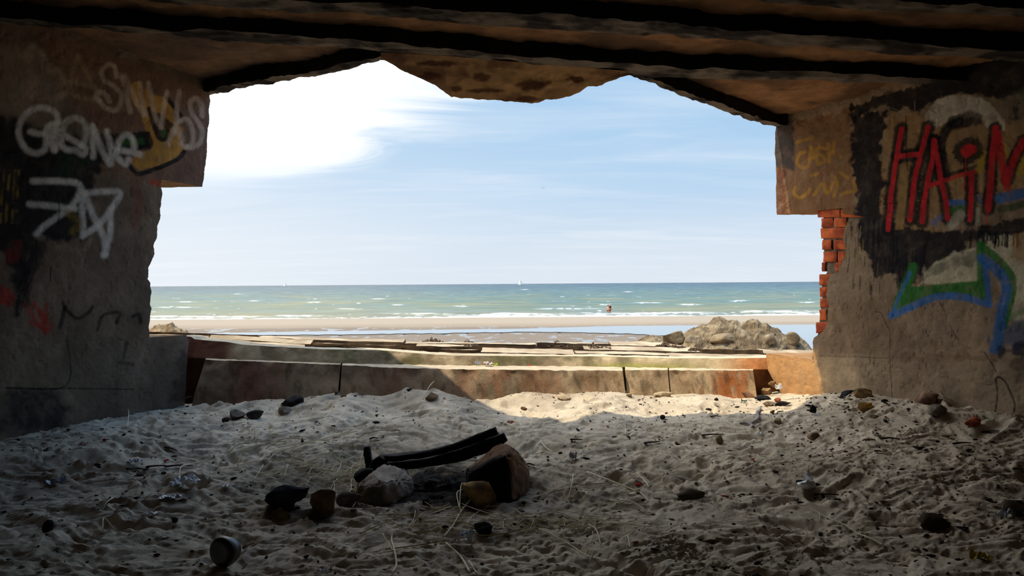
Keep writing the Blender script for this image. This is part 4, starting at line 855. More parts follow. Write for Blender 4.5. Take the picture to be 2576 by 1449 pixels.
# driftwood stick
dw = mat('grey driftwood', (150, 146, 146), var=.25, scale=40, rough=.85)
def ongr(pts, lift=.006, n=8):
    """a line lying on the sand through these points of the floor; each point may carry an extra height in metres"""
    P = []
    for q in pts:
        h = hit(q[0], q[1], True); h = h + np.array([0, 0, lift + (q[2] if len(q) > 2 else 0)]); P.append(h)
    return catmull(P, n)
root = empty('driftwood_stick', hit(1900, 1060), 'forked grey driftwood stick lying on the sand below the dark hole', 'stick')
tubemesh('main_branch', ongr([(1911, 1032), (1905, 1046), (1908, 1056), (1900, 1066), (1891, 1071)], .012), np.linspace(.013, .008, 33), dw, 8, root)
tubemesh('side_twig', ongr([(1860, 1068), (1878, 1067), (1890, 1073), (1893, 1078)], .008), .006, dw, 7, root)
tag(tubemesh('dead_twig', ongr([(2138, 992, .0), (2150, 984, .02), (2162, 976, .05)], .01), np.linspace(.010, .004, 17), mat('brown twig', (120, 100, 72)), 6), 'stubby brown twig poking up from the sand against the right wall', 'twig')
tag(tubemesh('dead_twig', ongr([(638, 1380), (622, 1395, .01), (612, 1402, .01)], .02), .006, mat('brown twig'), 6), 'dark twig resting beside the amber jar', 'twig')
wirem = mat('pale wire', (176, 168, 156), rough=.5, bump=0)
tag(tubemesh('thin_wire', ongr([(2328, 1016), (2338, 1004, .03), (2350, 998, .05), (2372, 1012, .02), (2392, 1014), (2360, 1016)], .012, 10), .0022, wirem, 5), 'thin pale bent wire draped over the half-buried rock by the right wall', 'wire')
# ------------------------------------------------------------------ reeds
reedm = mat('dry reed', (226, 216, 188), var=.25, scale=40, rough=.7, bump=.1); reedg = mat('green brown reed', (158, 146, 98), var=.25, scale=40, rough=.8, bump=.1)
def reed(pts, label, r=.0022, lift=.008, m=None, group=None, n=8):
    return tag(tubemesh('dry_reed', ongr(pts, lift, n), r, m or reedm, 5), label, 'reed', None, group)
tr = [([(628, 1090), (640, 1075), (700, 1058), (760, 1040)], 'long pale reed curving on the sand behind the fire, left of the sunlit strip'),
      ([(700, 1131), (760, 1118), (850, 1100), (900, 1092)], 'long reed reaching from the straw towards the back'),
      ([(452, 1215), (455, 1190, .02), (480, 1174), (560, 1150), (660, 1122), (720, 1115)], 'very long pale reed arching over the large white scrap'),
      ([(985, 1449), (997, 1430), (992, 1390), (985, 1362), (990, 1340)], 'tall curled pale stalk reaching the bottom edge below the fire'),
      ([(990, 1395), (975, 1375, .01), (963, 1362, .02), (975, 1360)], 'small hooked reed beside the tall curled stalk'),
      ([(970, 1390), (1050, 1378), (1130, 1366)], 'straight brown reed left of the clear plastic scrap'),
      ([(1122, 1372), (1160, 1411), (1182, 1449)], 'flat pale blade running to the bottom edge right of the curled stalk'),
      ([(1180, 1420), (1200, 1449)], 'short thin reed at the bottom edge beside the flat pale blade'),
      ([(1165, 1235), (1150, 1258, .02), (1154, 1280, .01), (1160, 1290)], 'green-white reed looping in front of the ochre stone'),
      ([(1204, 1244), (1200, 1262, .03), (1180, 1278, .02), (1160, 1292), (1140, 1330), (1115, 1358)], 'long green-white reed running down from the ochre stone'),
      ([(1170, 1222), (1160, 1250, .04), (1156, 1292)], 'thin upright reed beside the ochre stone'),
      ([(1040, 1352), (1130, 1346), (1220, 1352), (1290, 1345), (1340, 1330)], 'long olive reed under the clear plastic scrap'),
      ([(905, 1350), (960, 1325), (1040, 1300), (1100, 1288), (1130, 1275)], 'long brown reed in front of the large grey boulder'),
      ([(1340, 1258), (1400, 1240), (1470, 1225), (1520, 1221)], 'dark thin reed right of the big sooty rock'),
      ([(1477, 1192), (1530, 1214), (1590, 1236), (1610, 1244)], 'long pale reed pointing down to the right in mid floor'),
      ([(1610, 1244), (1622, 1256), (1632, 1266)], 'short seeded reed end in mid floor'),
      ([(1560, 1246), (1600, 1240), (1640, 1216), (1668, 1203)], 'crossing reed over the red scrap in mid floor'),
      ([(1580, 1194), (1600, 1200, .01), (1625, 1218), (1632, 1230)], 'curled reed above the red scrap'),
      ([(1356, 1340), (1420, 1368), (1470, 1400), (1500, 1412)], 'long diagonal reed at the bottom right of the fire'),
      ([(1392, 1290), (1430, 1306), (1470, 1322)], 'thin reed right of the straw heap'),
      ([(1480, 1325), (1500, 1345, .01), (1512, 1380)], 'bowed white reed right of the straw heap'),
      ([(1418, 1336), (1412, 1350, .015), (1424, 1364)], 'short hooked white reed below the straw heap'),
      ([(1575, 1354), (1580, 1370, .02), (1585, 1390)], 'short white reed beside the boot print'),
      ([(1548, 1078), (1560, 1075, .02), (1572, 1082, .015), (1574, 1100)], 'small looped white reed near the shadow edge'),
      ([(1290, 1062), (1310, 1080, .02), (1308, 1105)], 'reed bowed near the red flecks behind the fire'),
      ([(1138, 1042), (1200, 1055), (1260, 1065), (1295, 1082)], 'long thin reed behind the fire, near the sunlit strip'),
      ([(1360, 1114), (1372, 1132), (1390, 1142)], 'short pale reed right of the burnt boards'),
      ([(1348, 1148), (1400, 1132), (1450, 1118), (1500, 1112)], 'long brown twig-like reed right of the burnt boards'),
      ([(258, 1290), (270, 1275, .01), (285, 1262)], 'short bent reed in the dark sand at lower left'),
      ([(288, 1340), (262, 1325, .02), (258, 1338)], 'small hooked reed at lower left'),
      ([(320, 1080), (324, 1060, .04), (322, 1056, .05)], 'short white splinter standing in the sand by the left wall'),
      ([(1430, 1260), (1440, 1232, .02), (1442, 1212, .03)], 'thin reed standing right of the big rock'),
      ([(1466, 1238), (1478, 1250, .01), (1472, 1246)], 'tiny reed tip near the dark reed'),
      ([(1064, 1008), (1080, 990, .03), (1098, 975, .05)], 'pinkish dry twig sticking up from the tip of the sunlit sand'),
      ([(1240, 988), (1200, 996), (1160, 1006), (1110, 1016)], 'yellow reed bundle stem on the sunlit sand below the feather'),
      ([(1300, 982), (1240, 990), (1190, 1001)], 'yellow reed parallel to the shadow edge in the sunlit sand')]
for k, (q, l) in enumerate(tr): reed(q, l, .0036 if k in (3, 6, 9, 14) else .0025, m=reedg if k in (11, 5, 12, 13) else None)
# ear of grass lying on the sand at lower right
p0 = ongr([(1992, 1270), (2035, 1284), (2080, 1308), (2120, 1330), (2160, 1350)], .01); root = empty('grass_ear', p0[0], 'long pale grass stalk with a braided seed head, lying on the lower right sand', 'grass stalk')
tubemesh('stalk', p0, .0016, reedm, 5, root); tubemesh('leaf', ongr([(2061, 1298), (2063, 1315)], .008), .0014, reedm, 5, root)
hd = ongr([(2160, 1350), (2180, 1358), (2200, 1367), (2220, 1379)], .01, 8); mb = MB()
for k in range(0, len(hd), 1):
    V, Fq = ico(1); T = hd[min(k + 1, len(hd) - 1)] - hd[max(k - 1, 0)]; T /= np.linalg.norm(T); sd = np.cross(T, [0, 0, 1.]); sg = 1 if k % 2 else -1
    A = T * .9 + sd * sg * .5; A /= np.linalg.norm(A); B = np.cross(A, [0, 0, 1.]); mb.add(hd[k] + V[:, :1] * A * .009 + V[:, 1:2] * B * .0035 + V[:, 2:] * np.array([0, 0, .003]) + sd * sg * .003, Fq)
mb.out('seed_head', reedm, parent=root)
rr = random.Random(77)
for k in range(150):                                                  # loose stems of the straw around the fire
    zone = k % 3
    if zone == 0: x, y = rr.gauss(800, 95), rr.gauss(1165, 28); L = rr.uniform(40, 120)
    elif zone == 1: x, y = rr.gauss(870, 50), rr.gauss(1215, 28); L = rr.uniform(30, 70)
    else: x, y = rr.uniform(1000, 1600), rr.gauss(1316, 20); L = rr.uniform(40, 150)
    y = max(1085, min(1400, y))
    a = rr.gauss(-.35 if zone < 2 else .12, .45); dx, dy = L * math.cos(a), L * math.sin(a) * .5; b = rr.uniform(-.25, .25)
    if rr.random() < .3: dx, dy = dx * .3, -rr.uniform(20, 40)
    pts = [(x - dx / 2, y - dy / 2), (x - dy * b, y + dx * b * .4, rr.uniform(0, .02)), (x + dx / 2, y + dy / 2, rr.uniform(0, .012))]
    reed(pts, 'thin dry reed stem in the straw scattered round the fire', rr.uniform(.0013, .0022), .007, reedg if rr.random() < .35 else None, 'dry reed stems round the fire', 5)
mb = MB()
for k in range(420):
    z = rr.random()
    x, y = (rr.gauss(840, 60), rr.gauss(1190, 24)) if z < .5 else (rr.gauss(1440, 80), rr.gauss(1318, 10)) if z < .8 else (rr.uniform(620, 1250), rr.uniform(1090, 1150))
    p = hit(x, y, False); p[2] = float(sand_z(p[0], p[1])) + .006; a = rr.gauss(.3, .7); L = rr.uniform(.02, .07); d = np.array([math.cos(a), math.sin(a), rr.uniform(-.1, .25)]) * L
    V, Fq = tube(np.array([p - d / 2, p + np.array([0, 0, rr.uniform(0, .008)]), p + d / 2]), .0011, 4); mb.add(V, np.array([f for f in Fq if len(set(f)) == 4]), lin((176, 162, 122)))
o = mb.out('straw_litter', reedm); tag(o, 'matted broken straw trodden into the sand behind and right of the fire', 'straw', 'stuff')
# ------------------------------------------------------------------ chips
rr = random.Random(99); nrs = np.random.RandomState(4); mb = MB(); chipm = mat('dark wood chips', attr=True, var=.3, scale=30, rough=.9, bump=.2)
V0, F0 = ico(1); N = 6500
xs_ = nrs.uniform(-2.75, 2.6, N); ys_ = nrs.uniform(2.5, 5.5, N); keep = nrs.uniform(size=N) < .28 + .6 * ss(.2, 1.9, xs_) + .25 * ss(-1.2, -2.2, xs_); keep &= (xs_ > -4.13 + .386 * ys_) & (xs_ < 4.38 - .406 * ys_); xs_, ys_ = xs_[keep], ys_[keep]; zs_ = sand_z(xs_, ys_)
for x, y, z in zip(xs_, ys_, zs_):
    L = min(.03, .0025 + abs(rr.gauss(0, .006)) * (1 if rr.random() < .93 else 2.2)); w = L * rr.uniform(.2, .5); h = L * rr.uniform(.15, .4) + .001; a = rr.uniform(0, 3.14); ca, sa = math.cos(a), math.sin(a)
    S = V0 * np.array([L, w, h]) * (1 + .25 * nrs.normal(size=(len(V0), 1))); S = np.stack([S[:, 0] * ca - S[:, 1] * sa, S[:, 0] * sa + S[:, 1] * ca, S[:, 2]], 1)
    q = rr.random(); mb.add(S + np.array([x, y, z + h * .5]), F0, lin((40, 34, 30) if q < .72 else (96, 78, 60) if q < .9 else (150, 136, 112) if q < .97 else (140, 72, 50)))
tag(mb.out('wood_chips', chipm, col=True, smooth=False), 'small dark wood chips and crumbs strewn over the bunker sand', 'debris', 'stuff')
for k, (x, y, L, a) in enumerate([(430, 1135, 34, .6), (450, 1180, 70, .08), (345, 1185, 50, .1), (400, 1178, 60, -.1), (1800, 1052, 26, .05), (1640, 1118, 40, -.1), (2080, 1250, 60, .05), (2240, 1110, 46, .1), (1330, 1178, 30, .2), (2420, 1120, 46, -.2), (2500, 1092, 60, .05), (2560, 1186, 26, .1), (2210, 1140, 20, 0), (940, 1108, 20, -.2), (1450, 1112, 30, .1), (1790, 1098, 50, -.15)]):
    names_ = ['short black stick slanting above the pair of dark twigs at the left', 'long dark twig on the sand left of the straw', 'dark twig beside a crumpled scrap near the left wall', 'dark curved twig at the left, next to the long one', 'black chip of bark right of the shadow edge', 'dark flat splinter in the middle of the right-hand sand', 'long dark splinter below the white bag', 'dark splinter in mid floor below the oval stone', 'dark twig just right of the big sooty rock', 'dark bark strip by the orange brick piece', 'flat dark board piece by the orange brick piece', 'dark splinter at the far right edge', 'small black chip left of the dark mound on the right', 'dark chip on the sand behind the burnt boards', 'dark twig above the curled reed in mid floor', 'thin grey-black slat left of the tan pebble']
    h = L / 2; tag(tubemesh('wood_splinter', ongr([(x - h * math.cos(a), y - h * math.sin(a) * .4), (x, y, .004), (x + h * math.cos(a), y + h * math.sin(a) * .4)], .008), np.linspace(.010, .005, 17), mat('dark wood', (44, 36, 32), var=.4), 6, flat=.5), names_[k], 'wood splinter')
# ------------------------------------------------------------------ litter
plast = mat('thin white plastic', (222, 226, 232), var=.08, rough=.3, bump=.15, spec=.5); clear = mat('clear plastic film', (206, 216, 230), var=.05, rough=.15, bump=.1, spec=.6, trans=.55); paper = mat('crumpled pale paper', (205, 190, 186), var=.12, rough=.8)
yel = mat('yellow plastic', (196, 170, 60), rough=.4, trans=.2); redm = mat('red plastic', (214, 60, 50), rough=.5); grn = mat('green plastic', (40, 140, 84), rough=.4); limem = mat('lime plastic', (190, 220, 30), rough=.5)
def scrap(name, label, cat, cx, by, w, h, m, seed, dep=.7, Yw=None, thick=.0012, fold=1.):
    p = hit(cx, by, False) if Yw is None else at(cx, by, Yw); s = p[1] / F; n = 26
    A, B = np.meshgrid(np.linspace(-.5, .5, n), np.linspace(-.5, .5, n))
    q = np.stack([A * 2.6, B * 2.6, A * 0 + seed], -1); z = np.abs(fbm(q, 2, seed)) * .8 + .3 * np.abs(vn(q * 2.3, seed + 3)) * fold; z = (z - z.min()) / (z.max() - z.min())
    edge_ = 1 - .35 * np.abs(vn(np.stack([np.arctan2(A, B) * 1.3, A * 0, A * 0 + seed], -1), seed)); P = np.stack([A * w * s * edge_, B * w * s * dep * edge_, z * h * s], -1)
    P = P + p + np.array([0, w * s * dep * .4, .005 + .12 * h * s])
    if Yw is None: P[..., 2] += float(sand_z(P[..., 0].mean(), P[..., 1].mean())) - p[2]
    mb = MB(); mb.grid(P); mb.grid(P - np.array([0, 0, thick]), True); return tag(mb.out(name, m, smooth=False), label, cat)
SC = scrap
SC('plastic_scrap', 'large white crumpled plastic scrap left of the fire, under an arching reed', 'plastic scrap', 455, 1232, 76, 24, plast, 3)
SC('plastic_scrap', 'shiny clear plastic scrap nearest the left wall', 'plastic scrap', 131, 1226, 50, 20, clear, 5)
SC('crumpled_wrapper', 'small pale crumpled wrapper in a dip near the left wall', 'wrapper', 207, 1136, 24, 13, paper, 7)
SC('crumpled_wrapper', 'upright ragged pinkish wrapper left of centre left sand', 'wrapper', 224, 1196, 18, 26, paper, 9, .5)
SC('plastic_scrap', 'flat white scrap in front of the large white one, left sand', 'plastic scrap', 378, 1304, 34, 7, plast, 11)
SC('plastic_scrap', 'flat translucent scrap just in front of the large white scrap', 'plastic scrap', 424, 1264, 56, 10, clear, 13)
SC('plastic_scrap', 'greyish crumpled film beside a twig, behind the large white scrap', 'plastic scrap', 330, 1174, 34, 12, clear, 15)
SC('plastic_scrap', 'small white scrap right of the large white scrap', 'plastic scrap', 568, 1233, 22, 7, plast, 17)
bg_ = S_('plastic_bag', 'knotted white plastic bag with a pointed top on the right-hand sand', 'plastic bag', 2037, 1242, 50, 26, (222, 226, 232), (200, 204, 210), 19, 9, .8, .1, m=plast, sub=4, rough_=.16)
p_ = hit(2042, 1226, False); mk('bag_knot', stone_shape((.03, .025, .05), 20, 5, 3, .2)[0] + p_ + np.array([0, .03, .035]), stone_shape((.03, .025, .05), 20, 5, 3, .2)[1], plast, parent=bg_)
SC('plastic_scrap', 'bent clear plastic scrap with a white stripe below the fire', 'plastic scrap', 1167, 1372, 46, 34, clear, 21, .6)
SC('plastic_bag', 'dusty clear bag caught against the boulder at the right edge', 'plastic bag', 2538, 1300, 44, 34, clear, 23)
SC('plastic_wrapper', 'yellow translucent wrapper in the bottom right corner', 'wrapper', 2472, 1424, 62, 22, yel, 25)
SC('plastic_scrap', 'tiny clear scrap right of the yellow wrapper', 'plastic scrap', 2540, 1420, 12, 12, clear, 27)
SC('plastic_scrap', 'white scrap beside the upright black splinter near the right wall', 'plastic scrap', 2056, 1043, 14, 6, plast, 29)
SC('plastic_scrap', 'shiny crumpled white scrap among the rubble of the dark hole', 'plastic scrap', 1960, 984, 18, 16, plast, 31, Yw=5.6)
SC('plastic_scrap', 'grey triangular scrap left of two white crumbs in mid floor', 'plastic scrap', 1442, 1158, 20, 20, mat('grey film', (150, 152, 160), rough=.5), 33)
SC('plastic_scrap', 'white crumb beside the grey triangular scrap', 'plastic scrap', 1468, 1150, 12, 8, plast, 35)
SC('plastic_scrap', 'twisted blue-white scrap near the red fleck on the right-hand sand', 'plastic scrap', 1877, 1137, 14, 8, plast, 37)
SC('plastic_scrap', 'small white scrap below the driftwood stick', 'plastic scrap', 1893, 1082, 14, 6, plast, 39)
SC('plastic_scrap', 'white scrap right of the tan pebble', 'plastic scrap', 1913, 1098, 14, 8, plast, 41)
SC('plastic_fleck', 'bright red fleck on the right-hand sand', 'plastic scrap', 1895, 1158, 8, 7, redm, 43)
SC('plastic_fleck', 'faded red fleck under crossing reeds in mid floor', 'plastic scrap', 1606, 1220, 18, 5, redm, 45)
SC('plastic_fleck', 'cluster of red crumbs behind the burnt boards', 'plastic scrap', 1284, 1064, 20, 6, mat('dull red plastic', (150, 70, 56), rough=.7), 47)
SC('plastic_fleck', 'small red fleck in the left-hand sand', 'plastic scrap', 417, 1160, 10, 6, redm, 49)
SC('plastic_fleck', 'green plastic fleck in the straw left of the fire', 'plastic scrap', 862, 1156, 12, 9, grn, 51)
SC('plastic_fleck', 'green glass-like fleck in front of the dark hole', 'plastic scrap', 1873, 1016, 14, 8, mat('bottle green', (50, 100, 62), rough=.3), 53)
SC('plastic_fleck', 'white and orange cigarette-like stub right of the fire', 'stub', 1449, 1240, 12, 4, mat('stub paper', (220, 170, 130)), 55)
SC('bottle_cap', 'flat white disc near the shadow edge in mid floor', 'cap', 1468, 1058, 12, 3, plast, 57)
SC('bottle_cap', 'second smaller white disc near the shadow edge', 'cap', 1478, 1054, 9, 3, plast, 59)
SC('white_pebble', 'small white pebble in the straw behind the charred upright stick', 'pebble', 950, 1126, 11, 5, plast, 61)
SC('plastic_scrap', 'white scrap at the bottom edge left of the curled stalk', 'plastic scrap', 808, 1446, 22, 8, plast, 63)
SC('crumpled_film', 'feather-like clear film at the foot of the sill where the sunlight begins', 'plastic scrap', 1184, 990, 44, 30, clear, 65, .5)
SC('crumpled_film', 'small whitish standing scrap right of the feather-like film', 'plastic scrap', 1222, 986, 14, 16, clear, 67, .5)
for k, (x, y, w, h, l) in enumerate([(1126, 1214, 18, 14, 'pointed blue glass shard in the ash, left of the fire opening'), (1141, 1212, 16, 16, 'blue-grey upright glass shard in the middle of the ash'), (1128, 1222, 12, 7, 'small pale glass shard in front of the blue ones')]):
    SC('glass_shard', l, 'glass shard', x, y, w, h, mat('bluish glass', (150, 175, 205), rough=.1, bump=0, spec=.8, trans=.6), 71 + k, .4)
# ledge litter
SC('drink_wrapper', 'lime yellow wrapper corner on the ledge between the sill steps', 'wrapper', 1247, 922, 10, 6, limem, 81, Yw=5.50)
SC('plastic_bottle', 'dusty grey plastic bottle lying on the ledge left of the lime wrapper', 'bottle', 1202, 920, 14, 9, clear, 83, Yw=5.50)
SC('plastic_scrap', 'pale crumpled scraps on the ledge between bottle and lime wrapper', 'plastic scrap', 1228, 921, 26, 8, paper, 85, Yw=5.50)
SC('plastic_fleck', 'orange-red crumb on the ledge right of the lime wrapper', 'plastic scrap', 1332, 923, 6, 4, redm, 87, Yw=5.55)
# amber jar lying on its side
amb = mat('amber glass', (30, 15, 6), var=.05, rough=.42, bump=0, spec=.22, trans=.1); pj = hit(556, 1436, False); root = empty('amber_jar', pj, 'broken amber glass jar lying on its side in the bottom left sand', 'jar')
s = pj[1] / F; R = 39 * s; ax = np.array([.36, .93, .02]); ax /= np.linalg.norm(ax); e1 = np.cross(ax, [0, 0, 1.]); e1 /= np.linalg.norm(e1); e2 = np.cross(e1, ax); c0 = pj + np.array([-.01, .02, R * .95])
prof = [(0, 0), (R * .5, .001), (R * .82, -.003), (R * .97, .006), (R, .014), (R, .025), (R * .98, .036), (R * .94, .036), (R * .95, .025), (R * .95, .02), (R * .8, .008), (0, .006)]
th = np.linspace(0, 2 * math.pi, 49); G = np.array([[c0 + ax * (h * (1 + .35 * math.sin(t * 2 + 1) * (h > .03))) + r * (math.cos(t) * e1 + math.sin(t) * e2) for t in th] for r, h in prof]); mb = MB(); mb.grid(G); mb.out('jar_body', amb, parent=root)
sh = np.array([at(586, 1404, 2.9), at(620, 1380, 2.98), at(626, 1374, 3.0), at(606, 1392, 2.96), at(588, 1410, 2.92)]); sh2 = sh + np.array([.004, .012, -.004]); mk('glass_splinter', np.concatenate([sh, sh2]), [(0, 1, 2, 3, 4), (9, 8, 7, 6, 5)] + [(i, (i + 1) % 5, (i + 1) % 5 + 5, i + 5) for i in range(5)], mat('pale glass edge', (190, 200, 212), rough=.2, bump=0, spec=.8), smooth=False, parent=root)
# ------------------------------------------------------------------ mounds outside
def mound(name, label, cat, sil, by0, by1, Yr, m, c1, c2, seed, bumps=0, depth=.5, strat=False):
    x0, x1 = sil[0][0], sil[-1][0]; n = int((x1 - x0) * 1.1); xs_ = np.linspace(x0, x1, n); nr = 90
    G = np.zeros((nr, n, 3)); ns = np.random.RandomState(seed); top = np.array([at(x, ip(x, sil), Yr) for x in xs_]); bas = np.array([at(x, by0 + (by1 - by0) * (x - x0) / (x1 - x0), Yr) for x in xs_])
    hgt = np.maximum(top[:, 2] - bas[:, 2], 0); tt = np.linspace(-1, 1, nr)
    for i, t in enumerate(tt):
        G[i] = bas; G[i, :, 1] += t * depth * (.25 + .75 * np.minimum(1, hgt / (hgt.max() * .6))); G[i, :, 0] *= G[i, :, 1] / Yr
        G[i, :, 2] += hgt * np.clip(1 - abs(t) ** 1.7, 0, 1) - .02
    if bumps:
        X, Y = G[..., 0], G[..., 1]; Z = G[..., 2]; add = np.zeros_like(Z)
        for k in range(bumps):
            j = ns.randint(n); i = ns.randint(nr // 6, nr // 2 + 6); r = ns.uniform(.035, .12); d = np.hypot((X - X[i, j]), (Y - Y[i, j]) * 1.1) / r
            add = np.maximum(add, np.sqrt(np.clip(1 - d * d, 0, 1)) * r * .55)
        env = np.clip(hgt / (hgt.max() * .3), 0, 1)[None]; G[..., 2] += (add - (.035 if depth > .4 else .004)) * env * ss(1., .75, np.abs(tt))[:, None]
    e = np.clip(hgt / (hgt.max() * .25), 0, 1)[None]
    G[..., 2] += .017 * e * fbm(G * 20, 5, seed, .62); G[..., 1] += .016 * e * fbm(G * 18, 4, seed + 2)
    c = lerp_c(G, c1, c2, seed, 9)
    if strat: k = ss(.1, .5, np.sin(G[..., 2] * 160 + 3 * fbm(G * 5, 3, seed)) * .5 + .2 * fbm(G * 20, 2, 3))[..., None] * .45; c = c * (1 - k) + k * lin((132, 112, 88))
    k = ss(.25, .6, fbm(G * 13, 4, seed + 5))[..., None] * .5; c = c * (1 - k) + k * lin((84, 74, 60))
    mb = MB(); mb.grid(G, False, c); return tag(mb.out(name, m, col=True), label, cat)
silR = [(1560 + x / 5.152, 780 + y / 5.152) for x, y in ((60, 440), (100, 430), (230, 360), (350, 295), (440, 300), (560, 310), (640, 270), (750, 280), (850, 235), (960, 180), (1050, 140), (1110, 105), (1180, 75), (1290, 65), (1400, 80), (1500, 90), (1600, 125), (1660, 110), (1700, 92), (1790, 90), (1900, 120), (1960, 180), (2080, 240), (2200, 290), (2290, 300), (2400, 370), (2460, 420), (2500, 475))]
silR = [(x, y + 6) for x, y in silR]
rockm = mat('weathered mound', attr=True, var=.3, scale=20, bump=.9, bscale=50, bdist=.012, rough=.95, spec=.08)
mound('rock_mound', 'lumpy grey-brown mound of clay and boulders on the platform, by the right wall', 'rock mound', silR, 868, 875, 7.75, rockm, (150, 136, 112), (118, 104, 84), 7, 90, .42)
mound('sand_mound', 'small layered pale sand mound beside the left pier, outside', 'sand mound', [(340, 846), (372, 841), (383, 829), (400, 819), (418, 814.5), (430, 819), (441, 829), (458, 835), (476, 842), (500, 848), (540, 851), (570, 855)], 846, 856, 6.25, rockm, (172, 154, 126), (146, 128, 104), 17, 14, .3, True)
Z7 = 7.42
stone('boulder', 'rounded boulder at the left foot of the outdoor mound', 'boulder', 1744, 866, 38, 20, (146, 134, 114), (110, 100, 84), 61, 2, .8, .15, Yw=Z7, m=rockm)
stone('boulder', 'pale-capped upright boulder at the foot of the outdoor mound, right of its middle', 'boulder', 1938, 871, 32, 30, (166, 156, 140), (124, 112, 94), 62, 2, .8, .15, Yw=Z7, m=rockm)
stone('boulder', 'tall sandy boulder near the right end of the outdoor mound', 'boulder', 1998, 866, 36, 30, (146, 132, 108), (110, 98, 80), 63, 4, .7, .15, Yw=Z7 + .1, m=rockm)
stone('boulder', 'wide low boulder at the foot of the outdoor mound, below its summit', 'boulder', 1830, 869, 90, 28, (148, 132, 108), (112, 100, 82), 64, 5, .6, .15, Yw=Z7, m=rockm, sub=4)
stone('boulder', 'brown rounded boulder on the left slope of the outdoor mound', 'boulder', 1696, 862, 54, 28, (140, 126, 104), (104, 92, 76), 65, 6, .8, .15, Yw=Z7 + .1, m=rockm, sub=4)
# seaweed clumps on the platform
weedm = mat('dried seaweed', (92, 76, 60), var=.4, scale=60, bump=.6, rough=.9)
def weed(label, cx, by, w, h, Yw, seed):
    r = random.Random(seed); p = at(cx, by, Yw); s = Yw / F; mb = MB()
    for k in range(int(26 + w * .9)):
        x = r.gauss(0, .26) * w * s; y = r.gauss(0, .035); z = abs(r.gauss(0, .4)) * h * s * math.exp(-(x / (w * s * .35)) ** 2); a = r.uniform(0, 6.28); L = r.uniform(.02, .06)
        pts = [p + np.array([x, y, z]), p + np.array([x + math.cos(a) * L * .5, y + math.sin(a) * L * .3, z + r.uniform(0, .02)]), p + np.array([x + math.cos(a) * L, y + math.sin(a) * L * .6, max(0, z - .005)])]
        V, Fq = tube(catmull(pts, 4), r.uniform(.003, .008), 5, .5); mb.add(V, np.array([f for f in Fq if len(set(f)) == 4]))
    V, Fq = stone_shape((w * s * .8, .08, h * s * .9), seed, 10, 2, .15); mb.add(V + p + np.array([0, 0, h * s * .2]), np.concatenate([Fq, Fq[:, -1:]], 1))
    return tag(mb.out('seaweed_clump', weedm, smooth=False), label, 'seaweed')
for k, q in enumerate([('dark seaweed clump on the outer edge of the platform, left of the middle', 1088, 862, 52, 9, 6.95), ('small seaweed clump on the platform near the left pier', 588, 862, 26, 6, 6.0), ('seaweed on the slabs right of the dark outer clump', 1178, 866, 26, 5, 6.9),
                       ('seaweed heap on the slabs in the middle of the platform', 1405, 874, 60, 9, 6.95), ('long seaweed heap left of the outdoor mound, on the slabs', 1492, 878, 70, 11, 6.8), ('seaweed behind the slabs, above the middle heap', 1398, 868, 40, 6, 7.2),
                       ('dark pointed seaweed lump in front of the outdoor mound', 1668, 874, 30, 12, 7.1), ('seaweed strands beside the dark pointed lump', 1695, 875, 34, 5, 7.1), ('pale weed lump on the slabs in front of the mound', 1748, 882, 32, 7, 6.8), ('seaweed tangle on the slabs left of the middle, along a crack', 1190, 876, 80, 7, 6.5)]):
    weed(*q, 400 + k)
# ------------------------------------------------------------------ sailing boats
sailm = mat('white sail', (246, 246, 244), var=.03, bump=0, rough=.7); hullm = mat('white hull', (226, 232, 234), var=.03, bump=0, rough=.4); darkm = mat('boat cover', (80, 92, 108), var=.05, bump=0); mastm = mat('mast', (170, 176, 180), bump=0)
def boat(cx, wy, D, L, Hm, label, seed):
    p = at(cx, wy, D); p[2] = CZ - 4.9; root = empty('sailing_boat', p, label, 'sailing boat')
    n = 20; t = np.linspace(-1, 1, n); w = np.sqrt(np.clip(1 - np.abs(t) ** 2.6, 0, 1)) * L * .15 + .01; a = np.linspace(-math.pi / 2, math.pi / 2, 9)
    G = np.stack([np.stack([t * L / 2 * (1 - .08 * math.cos(q)), w * math.sin(q), 1.1 - 1.6 * math.cos(q) + .25 * t * t], -1) for q in a]); mb = MB(); mb.grid(G + p); mb.grid(np.stack([G[0], G[-1]]) + p); mb.out('hull', hullm, parent=root)
    mx = L * .08
    tubemesh('mast', p + np.array([[mx, 0, .8], [mx, 0, Hm]]), .09, mastm, 6, root)
    def sail(nm, A, B, C, m, belly=.5):
        k = 9; g = np.zeros((k, k, 3))
        for i in range(k):
            for j in range(k):
                u, v = i / (k - 1), j / (k - 1); q = np.array(A) * (1 - v) * (1 - u) + np.array(B) * (1 - v) * u + np.array(C) * v; g[i, j] = q + np.array([0, -belly * math.sin(math.pi * u) * (1 - v), 0])
        mb = MB(); mb.grid(g + p); mb.grid(g + p + np.array([0, .05, 0]), True); mb.out(nm, m, parent=root)
    sail('mainsail', (mx - .1, 0, 1.8), (-L * .44, 1, 1.8), (mx - .1, 0, Hm * .93), sailm); sail('jib', (mx + .2, 0, 1.4), (L * .46, -.8, 1.3), (mx + .1, 0, Hm * .8), mat('shaded jib', (176, 184, 186), bump=0))
    mb = MB(); V, Fq = ico(2); mb.add(V * np.array([L * .16, L * .08, .7]) + p + np.array([L * .24, 0, 1.5]), Fq); mb.out('cabin', darkm, parent=root)
boat(1309, 716.3, 2500, 15, 23, 'larger of two white sailing boats on the horizon, near the middle', 1)
boat(717, 719, 3000, 13, 19, 'smaller of two white sailing boats on the horizon, to the left', 2)
